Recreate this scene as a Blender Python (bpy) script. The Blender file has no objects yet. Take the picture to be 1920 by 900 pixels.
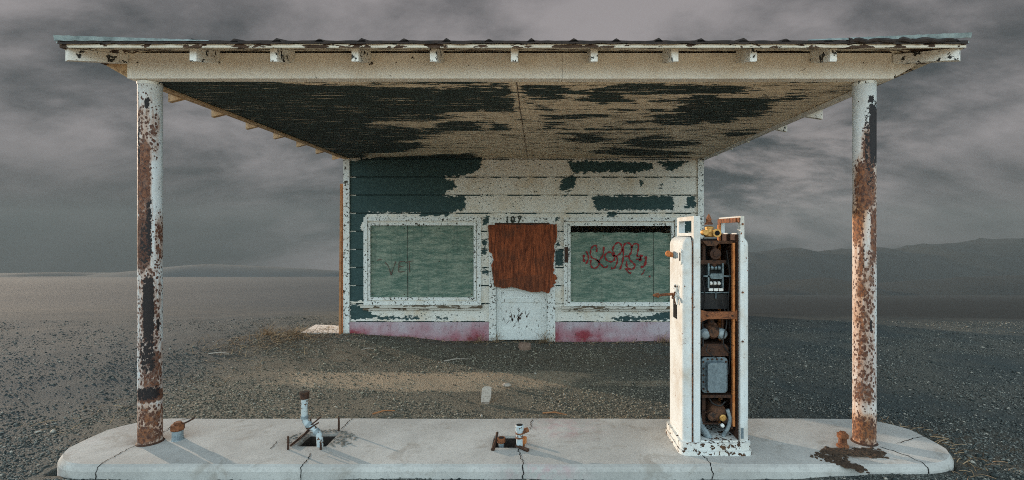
import bpy, bmesh, math, random
import numpy as np
from mathutils import Vector, Matrix

random.seed(7)
RNG = np.random.default_rng(7)
scene = bpy.context.scene
COL = scene.collection
R = math.radians

# ------------------------------------------------------------------ camera
EYE = 1.91
F, VX, VY = 930.0, 1010.0, 435.0            # focal length and vanishing point in photo pixels
cam_d = bpy.data.cameras.new("camera")
cam = bpy.data.objects.new("camera", cam_d)
COL.objects.link(cam)
cam.location = (0, 0, EYE)
cam.rotation_euler = (R(90), 0, 0)
cam_d.sensor_width = 36
cam_d.lens = 36 * F / 1920
cam_d.shift_x = (960 - VX) / 1920
cam_d.shift_y = (VY - 450) / 1920
cam_d.clip_start = 0.05
cam_d.clip_end = 6000
scene.camera = cam

# ------------------------------------------------------------------ light
SUN_DIR = Vector((-0.84, 0.54, 0)).normalized()     # towards the sun: low, behind the station on the left
SUN_EL = R(9)
sun_d = bpy.data.lights.new("sun", 'SUN')
sun_d.energy = 5.0
sun_d.angle = R(0.6)
sun_d.color = (1.0, 0.79, 0.60)
sun = bpy.data.objects.new("sun", sun_d)
COL.objects.link(sun)
to_sun = Vector((SUN_DIR.x * math.cos(SUN_EL), SUN_DIR.y * math.cos(SUN_EL), math.sin(SUN_EL)))
sun.rotation_euler = to_sun.to_track_quat('Z', 'Y').to_euler()

scene.view_settings.view_transform = 'Standard'
scene.view_settings.look = 'None'
scene.view_settings.exposure = 0.2
scene.view_settings.gamma = 1.0
scene.view_settings.use_curve_mapping = False
scene.cycles.use_denoising = False
scene.cycles.filter_width = 1.0
scene.cycles.max_bounces = 8
scene.cycles.diffuse_bounces = 5
scene.cycles.volume_bounces = 0
scene.cycles.volume_step_rate = 4
scene.cycles.sample_clamp_indirect = 6


class NT:
    """small helper to wire shader nodes"""
    def __init__(s, tree):
        s.t = tree
        tree.nodes.clear()

    def n(s, typ, **kw):
        nd = s.t.nodes.new('ShaderNode' + typ)
        for k, v in kw.items():
            setattr(nd, k, v)
        return nd

    def put(s, sock, v):
        if isinstance(v, bpy.types.NodeSocket):
            s.t.links.new(v, sock)
        elif v is not None:
            if hasattr(sock.default_value, '__len__'):
                v = tuple(v) if hasattr(v, '__len__') else (v,) * 3
                if len(sock.default_value) == 4 and len(v) == 3:
                    v = v + (1,)
            sock.default_value = v

    def m(s, op, a, b=None, c=None, clamp=False):
        nd = s.n('Math', operation=op, use_clamp=clamp)
        s.put(nd.inputs[0], a)
        s.put(nd.inputs[1], b)
        s.put(nd.inputs[2], c)
        return nd.outputs[0]

    def vm(s, op, a, b=None):
        nd = s.n('VectorMath', operation=op)
        s.put(nd.inputs[0], a)
        s.put(nd.inputs[1], b)
        return nd.outputs[0]

    def step(s, v, lo, hi):
        nd = s.n('MapRange', interpolation_type='SMOOTHSTEP')
        s.put(nd.inputs[0], v)
        s.put(nd.inputs[1], lo)
        s.put(nd.inputs[2], hi)
        return nd.outputs[0]

    def rng(s, v, lo, hi, a, b):
        nd = s.n('MapRange')
        for i, q in enumerate((v, lo, hi, a, b)):
            s.put(nd.inputs[i], q)
        return nd.outputs[0]

    def mix(s, f, a, b, mode='MIX'):
        nd = s.n('Mix', data_type='RGBA', blend_type=mode)
        s.put(nd.inputs['Factor'], f)
        s.put(nd.inputs[6], a)
        s.put(nd.inputs[7], b)
        return nd.outputs[2]

    def noise(s, vec, scale=5, detail=4, rough=0.55, dist=0.0):
        nd = s.n('TexNoise')
        s.put(nd.inputs['Vector'], vec)
        nd.inputs['Scale'].default_value = scale
        nd.inputs['Detail'].default_value = detail
        nd.inputs['Roughness'].default_value = rough
        nd.inputs['Distortion'].default_value = dist
        return nd.outputs['Fac']

    def voro(s, vec, scale=5, feature='F1', out='Distance'):
        nd = s.n('TexVoronoi', feature=feature)
        s.put(nd.inputs['Vector'], vec)
        nd.inputs['Scale'].default_value = scale
        return nd.outputs[out]

    def attr(s, name):
        return s.n('Attribute', attribute_name=name).outputs['Fac']

    def obj(s):
        return s.n('TexCoord').outputs['Object']

    def scale(s, vec, sc):
        return s.vm('MULTIPLY', vec, sc)


# ------------------------------------------------------------------ sky (world)
world = bpy.data.worlds.new("World")
scene.world = world
world.use_nodes = True
w = NT(world.node_tree)
d = w.vm('NORMALIZE', w.n('TexCoord').outputs['Generated'])
sep = w.n('SeparateXYZ')
w.put(sep.inputs[0], d)
dx, dy, dz = sep.outputs
den = w.m('ADD', w.m('MAXIMUM', dz, -0.12), 0.42)
cmb = w.n('CombineXYZ')
w.put(cmb.inputs[0], w.m('DIVIDE', dx, den))
w.put(cmb.inputs[1], w.m('DIVIDE', dy, den))
cuv = cmb.outputs[0]
n1 = w.noise(w.vm('ADD', w.scale(d, (1, 1, 2.4)), (3.1, 1.7, 0.4)), 2.0, 7, 0.52, 0.25)
n2 = w.noise(w.vm('ADD', w.scale(cuv, (0.8, 1.3, 1)), (7.3, 4.1, 2.0)), 2.6, 9, 0.63, 0.25)
cl = w.m('ADD', w.m('MULTIPLY', n1, 0.62), w.m('MULTIPLY', n2, 0.38))
cl = w.step(cl, 0.39, 0.615)
front = w.mix(cl, (0.042, 0.052, 0.057), (0.32, 0.30, 0.305))
# the storm is darkest low on the left and far to the right
lowd = w.m('MULTIPLY', w.step(dz, 0.20, -0.03), w.m('ADD', w.step(dx, -0.25, -0.66), w.m('MULTIPLY', w.step(dx, 0.3, 0.75), 0.75)), clamp=True)
front = w.mix(w.m('MULTIPLY', lowd, 0.9), front, (0.022, 0.028, 0.029))
bank = w.m('MULTIPLY', w.m('MULTIPLY', w.step(dz, -0.04, 0.06), w.step(dz, 0.24, 0.12)), w.m('MULTIPLY', w.step(dx, 0.16, 0.34), w.step(dx, 0.66, 0.5)))
front = w.mix(w.m('MULTIPLY', bank, w.m('MULTIPLY', w.step(n2, 0.42, 0.62), 0.55)), front, (0.42, 0.375, 0.365))
top = w.step(dz, 0.2, 0.5)
front = w.mix(w.m('MULTIPLY', top, 0.35), front, (0.20, 0.18, 0.19))
sky = w.n('TexSky', sky_type='NISHITA', sun_disc=False)
sky.sun_elevation = SUN_EL
sky.sun_rotation = math.atan2(SUN_DIR.x, SUN_DIR.y)
sky.air_density = 1.0
sky.dust_density = 2.0
rear_cl = w.mix(cl, (1.42, 1.84, 1.98), (2.15, 2.58, 2.68))
rear = w.mix(0.30, rear_cl, w.vm('MULTIPLY', sky.outputs[0], (0.9, 0.9, 0.9)))
rear = w.mix(w.m('MULTIPLY', w.step(dz, 0.25, 0.9), 0.55), rear, (0.5, 0.55, 0.62))
f_rear = w.step(dy, 0.12, -0.45)
colr = w.mix(f_rear, front, rear)
bg = w.n('Background')
w.put(bg.inputs[0], colr)
bg.inputs[1].default_value = 1.0
wo = w.n('OutputWorld')
w.t.links.new(bg.outputs[0], wo.inputs[0])


# ------------------------------------------------------------------ material kit
def material(name, build, rough=0.8, metal=0.0):
    mt = bpy.data.materials.new(name)
    mt.use_nodes = True
    g = NT(mt.node_tree)
    bs = g.n('BsdfPrincipled')
    out = g.n('OutputMaterial')
    g.t.links.new(bs.outputs[0], out.inputs[0])
    res = build(g)
    g.put(bs.inputs['Base Color'], res[0])
    g.put(bs.inputs['Roughness'], res[2] if len(res) > 2 and res[2] is not None else rough)
    bs.inputs['Metallic'].default_value = metal
    bs.inputs['Specular IOR Level'].default_value = 0.3
    if len(res) > 1 and res[1] is not None:
        bp = g.n('Bump')
        h, st, ds = res[1]
        bp.inputs['Strength'].default_value = st
        bp.inputs['Distance'].default_value = ds
        g.put(bp.inputs['Height'], h)
        g.t.links.new(bp.outputs[0], bs.inputs['Normal'])
    return mt


def peeling(name, paint, under, aniso=(1, 1, 1), nscale=9, amp=0.9, fleck=0.36, fscale=26, faniso=None,
            grime=(0.5, 0.42, 0.33), grime_amt=0.25, groove=None, attr='peel', under2=None, remnant=None):
    """old paint flaking off: attr marks where whole patches are gone, noise frays the edges and adds flecks"""
    def build(g):
        o = g.obj()
        oo = o
        bh = None
        if groove:                                   # every board weathers a little differently
            sb = g.n('SeparateXYZ')
            g.put(sb.inputs[0], o)
            bid = g.m('FLOOR', g.m('DIVIDE', sb.outputs[groove[0]], groove[1]))
            wn = g.n('TexWhiteNoise', noise_dimensions='1D')
            g.put(wn.inputs['W'], bid)
            bh = wn.outputs['Value']
            cx_ = g.n('CombineXYZ')
            g.put(cx_.inputs[0], g.m('MULTIPLY', bh, 2.5))
            oo = g.vm('ADD', o, cx_.outputs[0])
        n = g.noise(g.scale(oo, aniso), nscale, 7, 0.62, 0.15)
        v = g.m('ADD', g.attr(attr), g.m('MULTIPLY', g.m('SUBTRACT', n, 0.5), amp * 2))
        if bh is not None:
            v = g.m('ADD', v, g.m('MULTIPLY', g.m('SUBTRACT', bh, 0.5), 0.34))
        mask = g.step(v, 0.47, 0.53)
        if remnant:
            rn = g.noise(g.vm('ADD', g.scale(o, (0.14, 3.4, 1)), (3, 7, 0)), 11, 6, 0.68, 0.2)
            mask = g.m('MULTIPLY', mask, g.m('LESS_THAN', rn, remnant))
            ch = g.noise(g.vm('ADD', g.scale(o, (0.55, 2.0, 1)), (1, 3, 0)), 26, 6, 0.72, 0.6)
            near = g.step(v, 0.16, 0.5)
            mask = g.m('MAXIMUM', mask, g.m('GREATER_THAN', g.m('ADD', ch, g.m('MULTIPLY', near, 0.11)), 0.655))
        fl = g.noise(g.scale(o, faniso or aniso), fscale, 4, 0.6, 0.3)
        big = g.noise(o, 1.7, 2)
        thr = g.m('ADD', fleck - 0.06, g.m('MULTIPLY', big, 0.12))
        fmask = g.m('LESS_THAN', fl, thr)
        mask = g.m('MAXIMUM', mask, fmask)
        g1 = g.noise(o, 3.1, 6, 0.65)
        g2 = g.noise(g.scale(o, (1, 1, 0.25)), 60, 3, 0.7)
        pc = g.mix(g.m('MULTIPLY', g.step(g1, 0.42, 0.75), grime_amt), paint, grime)
        pc = g.mix(g.m('MULTIPLY', g.step(g2, 0.5, 0.8), 0.30), pc, [c * 0.62 for c in paint])
        u2 = under2 or [c * 1.9 for c in under]
        uc = g.mix(g.step(g.noise(g.scale(o, aniso), 14, 6, 0.7), 0.42, 0.75), under, u2)
        # thin bright rim of lifted paint
        rim = g.m('MULTIPLY', g.step(v, 0.42, 0.47), g.m('SUBTRACT', 1.0, mask))
        pc = g.mix(g.m('MULTIPLY', rim, 0.35), pc, [min(1, c * 1.15) for c in paint])
        c = g.mix(mask, pc, uc)
        h = g.m('SUBTRACT', 1.0, mask)
        h = g.m('ADD', h, g.m('MULTIPLY', g.noise(o, 90, 3, 0.7), 0.35))
        if groove:
            axis, pitch = groove
            sp = g.n('SeparateXYZ')
            g.put(sp.inputs[0], o)
            fr = g.m('FRACT', g.m('DIVIDE', sp.outputs[axis], pitch))
            gr = g.m('LESS_THAN', fr, 0.085)
            h = g.m('SUBTRACT', h, g.m('MULTIPLY', gr, 2.2))
            c = g.mix(g.m('MULTIPLY', gr, 0.45), c, (0.10, 0.07, 0.045))  # groove lines darkened in the colour to paint in their shade
        return c, (h, 0.7, 0.004), g.mix(mask, (0.55,) * 3, (0.9,) * 3)
    return material(name, build)


def rusty(name, c1, c2, c3, scale=12, bump=0.004, rough=0.75, metal=0.0):
    def build(g):
        o = g.obj()
        n = g.noise(o, scale, 7, 0.7, 0.4)
        c = g.mix(g.step(n, 0.36, 0.56), c1, c2)
        c = g.mix(g.step(g.noise(o, scale * 2.3, 5, 0.7), 0.52, 0.7), c, c3)
        return c, (n, 0.8, bump)
    return material(name, build, rough, metal)


def plain(name, c, c2=None, scale=18, rough=0.8, bump=0.003, metal=0.0):
    def build(g):
        o = g.obj()
        n = g.noise(o, scale, 6, 0.65)
        return g.mix(g.step(n, 0.35, 0.7), c, c2 or [x * 0.6 for x in c]), (n, 0.6, bump)
    return material(name, build, rough, metal)


WHITE = (0.70, 0.715, 0.69)
CREAM = (0.70, 0.63, 0.53)
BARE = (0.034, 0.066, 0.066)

M = {}
M['soffit'] = peeling('flaking_soffit_paint', (0.79, 0.67, 0.51), (0.026, 0.042, 0.041), aniso=(0.34, 1.5, 1), nscale=10, amp=0.95,
                      fleck=0.40, fscale=13, faniso=(0.3, 2.0, 1), grime=(0.33, 0.25, 0.15), grime_amt=0.5, groove=(1, 0.135), remnant=0.605)
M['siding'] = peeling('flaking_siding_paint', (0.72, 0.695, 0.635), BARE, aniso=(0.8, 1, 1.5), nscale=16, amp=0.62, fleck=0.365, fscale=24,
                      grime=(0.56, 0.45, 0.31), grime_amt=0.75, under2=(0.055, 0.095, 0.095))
M['trim'] = peeling('flaking_trim_paint', WHITE, (0.05, 0.045, 0.035), nscale=20, amp=0.8, fleck=0.405, fscale=26,
                    grime=(0.5, 0.42, 0.32), grime_amt=0.5)
M['sill'] = peeling('worn_sill_paint', (0.55, 0.52, 0.46), (0.10, 0.075, 0.05), aniso=(0.4, 1, 1), nscale=25, amp=0.9, fleck=0.47, fscale=16, faniso=(0.3, 1, 1), grime_amt=0.5)
M['beam'] = peeling('beam_paint', (0.76, 0.735, 0.68), (0.05, 0.04, 0.03), nscale=12, amp=0.5, fleck=0.30, fscale=14,
                    grime=(0.5, 0.40, 0.28), grime_amt=0.45)
M['tail'] = peeling('rafter_paint', (0.74, 0.73, 0.69), (0.035, 0.035, 0.033), nscale=25, amp=0.8, fleck=0.40, fscale=20,
                    grime=(0.5, 0.40, 0.28), grime_amt=0.4)
M['edge'] = peeling('eave_board_paint', (0.6, 0.55, 0.46), (0.05, 0.03, 0.02), aniso=(0.35, 1, 1), nscale=25, amp=0.8, fleck=0.46,
                    fscale=16, faniso=(0.3, 1, 1), grime_amt=0.5)
M['sidebeam'] = rusty('stained_side_beam', (0.42, 0.27, 0.14), (0.55, 0.40, 0.25), (0.2, 0.11, 0.05), 7)
M['roofdark'] = plain('rusted_roof_sheet', (0.035, 0.024, 0.02), (0.016, 0.013, 0.012), 20)
M['rooftop'] = plain('weathered_roof_metal', (0.30, 0.36, 0.36), (0.16, 0.18, 0.18), 3)
M['teal'] = plain('pale_roof_flashing', (0.235, 0.29, 0.29), (0.11, 0.14, 0.145), 9, 0.5)
M['dark'] = plain('painted_dark_hollow', (0.006, 0.006, 0.006), rough=1)  # near black, standing in for the shade inside holes and cracks
M['door'] = peeling('door_paint', WHITE, (0.05, 0.035, 0.025), aniso=(1.6, 1, 0.6), nscale=16, amp=0.7, fleck=0.35, fscale=26, grime_amt=0.3)


def b_ply(g):
    o = g.obj()
    a = g.noise(g.scale(o, (0.7, 1, 2.6)), 4.5, 8, 0.74, 0.2)
    b = g.noise(g.scale(o, (0.8, 1, 4.0)), 22, 8, 0.82, 0.3)
    k = g.noise(g.scale(o, (4.0, 1, 0.25)), 3.5, 4, 0.6)
    c = g.mix(g.step(a, 0.40, 0.62), (0.085, 0.145, 0.112), (0.235, 0.275, 0.215))
    c = g.mix(g.m('MULTIPLY', g.step(b, 0.54, 0.62), 0.6), c, (0.40, 0.44, 0.37))
    c = g.mix(g.m('MULTIPLY', g.step(b, 0.45, 0.38), 0.8), c, (0.055, 0.09, 0.078))
    c = g.mix(g.m('MULTIPLY', g.step(k, 0.55, 0.7), 0.35), c, (0.06, 0.085, 0.07))
    return c, (b, 0.5, 0.004)


M['ply'] = material('weathered_green_plywood', b_ply, 0.85)


def b_cover(g):
    o = g.obj()
    a = g.noise(g.scale(o, (6, 1, 0.9)), 5, 8, 0.75, 0.4)
    b = g.noise(o, 45, 5, 0.75)
    e = g.noise(o, 4, 4)
    c = g.mix(g.step(a, 0.36, 0.66), (0.085, 0.022, 0.010), (0.33, 0.085, 0.032))
    c = g.mix(g.m('MULTIPLY', g.step(b, 0.56, 0.75), 0.7), c, (0.40, 0.15, 0.07))
    c = g.mix(g.m('MULTIPLY', g.step(e, 0.5, 0.7), 0.5), c, (0.085, 0.035, 0.02))
    c = g.mix(g.m('MULTIPLY', g.attr('peel'), 0.7), c, (0.055, 0.03, 0.02))
    return c, (g.m('ADD', a, g.m('MULTIPLY', b, 0.5)), 1.0, 0.012)


M['cover'] = material('delaminated_brown_plywood', b_cover, 0.9)


def b_skirt(g):
    o = g.obj()
    a = g.noise(o, 3.2, 5, 0.6)
    p = g.m('ADD', g.m('MULTIPLY', g.attr('peel'), 0.9), g.m('MULTIPLY', g.m('SUBTRACT', a, 0.5), 1.7), clamp=True)
    c = g.mix(p, (0.46, 0.385, 0.42), (0.32, 0.075, 0.105))
    p2 = g.m('ADD', p, g.m('MULTIPLY', g.m('SUBTRACT', g.noise(g.scale(o, (0.8, 1, 1.2)), 10, 6, 0.72), 0.5), 1.3))
    c = g.mix(g.step(p2, 0.66, 1.1), c, (0.25, 0.03, 0.042))
    stk = g.noise(g.scale(o, (1, 1, 0.3)), 14, 5, 0.7)
    c = g.mix(g.m('MULTIPLY', g.step(stk, 0.5, 0.72), 0.5), c, (0.20, 0.055, 0.07))
    fl = g.noise(o, 30, 5, 0.7)
    c = g.mix(g.step(fl, 0.40, 0.34), c, (0.05, 0.03, 0.03))
    c = g.mix(g.m('MULTIPLY', g.step(g.noise(o, 70, 3), 0.5, 0.7), 0.3), c, (0.34, 0.25, 0.24))
    return c, (fl, 0.5, 0.003)


M['skirt'] = material('red_overspray_skirting', b_skirt, 0.7)


def b_post(g):
    o = g.obj()
    rust = g.m('MULTIPLY', g.attr('rust'), 1.12)
    dark = g.attr('dark')
    ang = g.attr('tint')
    n = g.noise(g.scale(o, (1, 1, 0.55)), 22, 7, 0.68, 0.3)
    n2 = g.noise(g.scale(o, (1, 1, 0.7)), 55, 5, 0.65, 0.2)
    vor = g.voro(g.scale(o, (1, 1, 0.75)), 46)
    c = g.mix(g.m('MULTIPLY', g.step(g.noise(o, 6, 4), 0.4, 0.7), 0.35), (0.56, 0.59, 0.60), (0.42, 0.38, 0.34))
    c = g.mix(ang, c, (0.55, 0.25, 0.08))
    # stain halo, long runs, rust spots, rust sheets, black pits
    run = g.noise(g.scale(o, (1, 1, 0.07)), 40, 5, 0.7)
    hv = g.m('ADD', rust, g.m('ADD', g.m('MULTIPLY', g.m('SUBTRACT', n, 0.5), 1.2), g.m('MULTIPLY', g.m('SUBTRACT', run, 0.5), 1.3)))
    halo = g.step(hv, 0.18, 0.70)
    c = g.mix(g.m('MULTIPLY', halo, 0.75), c, g.mix(ang, (0.30, 0.165, 0.105), (0.44, 0.19, 0.06)))
    spot = g.m('SUBTRACT', g.m('ADD', g.m('MULTIPLY', rust, 0.62), g.m('MULTIPLY', g.m('SUBTRACT', n2, 0.5), 1.1)), vor)
    sm = g.step(spot, -0.10, 0.0)
    c = g.mix(sm, c, (0.085, 0.036, 0.024))
    sheet = g.step(g.m('ADD', rust, g.m('MULTIPLY', g.m('SUBTRACT', n, 0.5), 1.7)), 0.64, 0.80)
    rc = g.mix(g.step(n2, 0.4, 0.62), (0.055, 0.022, 0.015), g.mix(ang, (0.19, 0.078, 0.040), (0.36, 0.13, 0.04)))
    c = g.mix(g.m('MULTIPLY', sheet, 0.85), c, rc)
    dm = g.step(g.m('ADD', dark, g.m('MULTIPLY', g.m('SUBTRACT', n2, 0.5), 1.7)), 0.46, 0.56)
    c = g.mix(dm, c, (0.014, 0.011, 0.012))
    h = g.m('SUBTRACT', 1.0, g.m('MAXIMUM', dm, g.m('MAXIMUM', sm, sheet)))
    return c, (h, 0.8, 0.004)


M['post'] = material('rusted_white_post', b_post, 0.65)


def b_conc(g):
    o = g.obj()
    a = g.noise(o, 1.6, 6, 0.6)
    b = g.noise(o, 130, 3, 0.7)
    b2 = g.noise(o, 11, 6, 0.7)
    c = g.mix(g.step(a, 0.35, 0.65), (0.50, 0.485, 0.455), (0.39, 0.375, 0.35))
    c = g.mix(g.m('MULTIPLY', g.step(b, 0.5, 0.75), 0.45), c, (0.22, 0.21, 0.20))
    c = g.mix(g.m('MULTIPLY', g.step(b2, 0.54, 0.72), 0.4), c, (0.25, 0.24, 0.225))
    b3 = g.noise(o, 42, 5, 0.75)
    c = g.mix(g.m('MULTIPLY', g.step(b3, 0.52, 0.68), 0.45), c, (0.24, 0.235, 0.225))
    c = g.mix(g.m('MULTIPLY', g.step(b3, 0.42, 0.34), 0.4), c, (0.56, 0.55, 0.52))
    st_ = g.noise(g.vm('ADD', o, (5, 2, 0)), 3.4, 7, 0.68, 0.6)
    c = g.mix(g.m('MULTIPLY', g.step(st_, 0.54, 0.66), 0.5), c, (0.25, 0.22, 0.185))
    pk = g.m('MULTIPLY', g.attr('pink'), g.step(g.noise(o, 9, 5, 0.7), 0.4, 0.7))
    c = g.mix(g.m('MULTIPLY', pk, 0.6), c, (0.45, 0.16, 0.2))
    c = g.mix(g.m('MULTIPLY', g.attr('dirt'), g.step(g.noise(o, 14, 6, 0.7), 0.25, 0.6)), c, (0.10, 0.075, 0.055))
    c = g.mix(g.attr('crack'), c, (0.02, 0.018, 0.016))
    h = g.m('SUBTRACT', g.m('ADD', b, g.m('MULTIPLY', b2, 0.8)), g.m('MULTIPLY', g.attr('crack'), 3.0))
    return c, (h, 0.45, 0.004)


M['conc'] = material('worn_concrete', b_conc, 0.9)


def b_ground(g):
    o = g.obj()
    a = g.noise(o, 0.7, 6, 0.65)
    b = g.noise(o, 38, 5, 0.75)
    v = g.voro(o, 55)
    c = g.mix(g.step(a, 0.35, 0.65), (0.058, 0.074, 0.074), (0.128, 0.124, 0.104))
    c = g.mix(g.step(b, 0.46, 0.62), c, (0.032, 0.042, 0.042))
    c = g.mix(g.m('MULTIPLY', g.step(v, 0.25, 0.10), 0.6), c, (0.24, 0.235, 0.21))
    wm = g.attr('warm')
    c = g.mix(g.m('MULTIPLY', wm, 0.8), c, g.mix(g.step(b, 0.40, 0.62), (0.215, 0.188, 0.138), (0.088, 0.084, 0.066)))
    sand = g.step(g.m('ADD', g.attr('sand'), g.m('MULTIPLY', g.m('SUBTRACT', g.noise(g.scale(o, (0.6, 1.4, 1)), 5, 6, 0.7), 0.5), 1.0)), 0.35, 0.7)
    sc = g.mix(g.step(b, 0.42, 0.7), (0.37, 0.295, 0.21), (0.22, 0.175, 0.125))
    c = g.mix(sand, c, sc)
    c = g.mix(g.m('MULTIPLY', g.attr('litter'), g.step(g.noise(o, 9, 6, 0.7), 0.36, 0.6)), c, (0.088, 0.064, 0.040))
    c = g.mix(g.attr('pale'), c, (0.74, 0.55, 0.35))  # unseen bounce ground, see its mask below
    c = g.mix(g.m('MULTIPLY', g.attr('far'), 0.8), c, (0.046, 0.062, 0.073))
    c = g.mix(g.attr('far_dark'), c, (0.024, 0.029, 0.029))
    h = g.m('ADD', g.m('MULTIPLY', b, 1.0), g.m('MULTIPLY', v, -0.8))
    return c, (h, 0.9, 0.018)


M['ground'] = material('gravel_ground', b_ground, 0.95)


def b_stone(g):
    t = g.attr('tone')
    c = g.mix(g.step(t, 0.0, 0.75), (0.026, 0.035, 0.035), (0.145, 0.15, 0.135))
    c = g.mix(g.m('MULTIPLY', g.attr('warm'), 0.8), c, g.mix(g.step(t, 0.0, 0.8), (0.075, 0.068, 0.050), (0.32, 0.28, 0.205)))
    c = g.mix(g.step(t, 0.86, 1.0), c, (0.36, 0.33, 0.28))
    return (c,)


M['stone'] = material('gravel_stones', b_stone, 0.9)
M['straw'] = material('dry_straw', lambda g: (g.mix(g.attr('tone'), (0.10, 0.058, 0.03), (0.42, 0.29, 0.17)),), 0.9)
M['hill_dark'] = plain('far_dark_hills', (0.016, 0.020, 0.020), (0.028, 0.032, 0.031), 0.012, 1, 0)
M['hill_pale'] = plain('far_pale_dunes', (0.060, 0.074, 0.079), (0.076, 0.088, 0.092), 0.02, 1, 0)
M['rust'] = rusty('brown_rust', (0.060, 0.022, 0.012), (0.22, 0.080, 0.032), (0.030, 0.016, 0.012), 22)
M['works'] = rusty('painted_shade_rust', (0.020, 0.012, 0.009), (0.095, 0.042, 0.021), (0.012, 0.010, 0.009), 26)  # rust darkened to paint in the shade inside the pump
M['rust_o'] = rusty('orange_rust', (0.40, 0.125, 0.032), (0.50, 0.19, 0.06), (0.13, 0.045, 0.02), 14)
M['rod'] = rusty('dark_rust_rod', (0.022, 0.012, 0.009), (0.060, 0.026, 0.014), (0.014, 0.009, 0.008), 40)
M['pumpwhite'] = peeling('pump_enamel', (0.60, 0.63, 0.63), (0.16, 0.055, 0.022), nscale=26, amp=0.62, fleck=0.315, fscale=34,
                         grime=(0.40, 0.33, 0.25), grime_amt=0.7, under2=(0.30, 0.11, 0.04))
M['plinth'] = peeling('pump_plinth_paint', (0.62, 0.63, 0.61), (0.055, 0.03, 0.018), nscale=24, amp=1.0, fleck=0.43, fscale=26, grime_amt=0.5,
                      under2=(0.12, 0.06, 0.03))
M['pipewhite'] = peeling('white_pipe_paint', (0.40, 0.46, 0.48), (0.10, 0.06, 0.04), nscale=30, amp=0.7, fleck=0.40, fscale=40, grime_amt=0.4)
M['galv'] = plain('galvanised_pipe', (0.24, 0.285, 0.30), (0.12, 0.145, 0.16), 20, 0.5)
M['brass'] = rusty('tarnished_brass', (0.42, 0.22, 0.06), (0.55, 0.32, 0.10), (0.10, 0.05, 0.02), 25, 0.002, 0.45, 0.5)
M['black'] = plain('black_iron', (0.010, 0.010, 0.011), (0.02, 0.018, 0.017), 25, 0.6)
M['steel'] = plain('bluish_steel', (0.15, 0.20, 0.22), (0.06, 0.085, 0.10), 40, 0.4, 0.002, 0.4)
M['bluegrey'] = plain('blue_grey_enamel', (0.15, 0.19, 0.21), (0.085, 0.11, 0.125), 45, 0.55)
M['digit'] = plain('white_number_wheels', (0.75, 0.76, 0.74), (0.6, 0.6, 0.58), 40)
M['redpaint'] = plain('red_spray_paint', (0.27, 0.022, 0.022), (0.17, 0.02, 0.02), 30)
M['redfaint'] = plain('faded_red_scrawl', (0.13, 0.075, 0.06), (0.10, 0.085, 0.07), 30)
M['numpaint'] = plain('dark_green_numerals', (0.03, 0.045, 0.035))
M['slab'] = plain('pale_slab', (0.72, 0.66, 0.60), (0.58, 0.52, 0.47), 6)
M['mortar'] = plain('dirty_broken_mortar', (0.20, 0.185, 0.16), (0.11, 0.10, 0.085), 30)
M['pitwall'] = plain('dark_pit_wall', (0.035, 0.026, 0.02), (0.012, 0.01, 0.009), 30)  # dark colour stands in for pit shade; also colours the board joints
M['wood'] = rusty('grey_wood', (0.36, 0.30, 0.25), (0.46, 0.40, 0.34), (0.2, 0.16, 0.12), 25)
M['plank'] = rusty('brown_plank', (0.34, 0.13, 0.05), (0.42, 0.2, 0.09), (0.2, 0.08, 0.03), 9)
M['brick'] = rusty('dull_brick', (0.16, 0.10, 0.075), (0.24, 0.16, 0.12), (0.09, 0.06, 0.05), 30)
M['soil'] = plain('brown_soil', (0.075, 0.048, 0.031), (0.028, 0.019, 0.014), 40, 1, 0.01)


# ------------------------------------------------------------------ object kit
ORIGIN = {}


def link(name, me, mat, parent=None, loc=None):
    """me holds world coordinates; the object gets a real origin (its parent's, or loc)"""
    o = bpy.data.objects.new(name, me)
    COL.objects.link(o)
    org = Vector(loc) if loc is not None else (ORIGIN[parent] if parent else Vector((0, 0, 0)))
    me.transform(Matrix.Translation(-org))
    if parent:
        o.parent = parent
        o.location = org - ORIGIN[parent]
    else:
        o.location = org
    ORIGIN[o] = org
    if mat:
        me.materials.append(M[mat])
    return o


def obj(name, bm, mat, parent=None, loc=None, smooth=False, bevel=0):
    if bevel:
        bmesh.ops.bevel(bm, geom=[e for e in bm.edges if e.calc_length() > bevel * 2.5 and len(e.link_faces) == 2 and e.calc_face_angle(0) > 0.6],
                        offset=bevel, segments=2, affect='EDGES', clamp_overlap=True)
    bmesh.ops.recalc_face_normals(bm, faces=bm.faces[:])
    me = bpy.data.meshes.new(name)
    bm.to_mesh(me)
    bm.free()
    if smooth:
        me.polygons.foreach_set('use_smooth', [True] * len(me.polygons))
    return link(name, me, mat, parent, loc)


def empty(name, loc, label, cat, group=None):
    o = bpy.data.objects.new(name, None)
    o.empty_display_size = 0.2
    COL.objects.link(o)
    o.location = loc
    ORIGIN[o] = Vector(loc)
    return tag(o, label, cat, group)


def tag(o, label=None, cat=None, group=None, kind=None):
    if label: o['label'] = label
    if cat: o['category'] = cat
    if group: o['group'] = group
    if kind: o['kind'] = kind
    return o


def BM():
    return bmesh.new()


def box(bm, x0, x1, y0, y1, z0, z1):
    vs = [bm.verts.new(p) for p in ((x0, y0, z0), (x1, y0, z0), (x1, y1, z0), (x0, y1, z0), (x0, y0, z1), (x1, y0, z1), (x1, y1, z1), (x0, y1, z1))]
    for f in ((0, 1, 2, 3), (4, 5, 6, 7), (0, 1, 5, 4), (1, 2, 6, 5), (2, 3, 7, 6), (3, 0, 4, 7)):
        bm.faces.new([vs[i] for i in f])
    return vs


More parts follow.
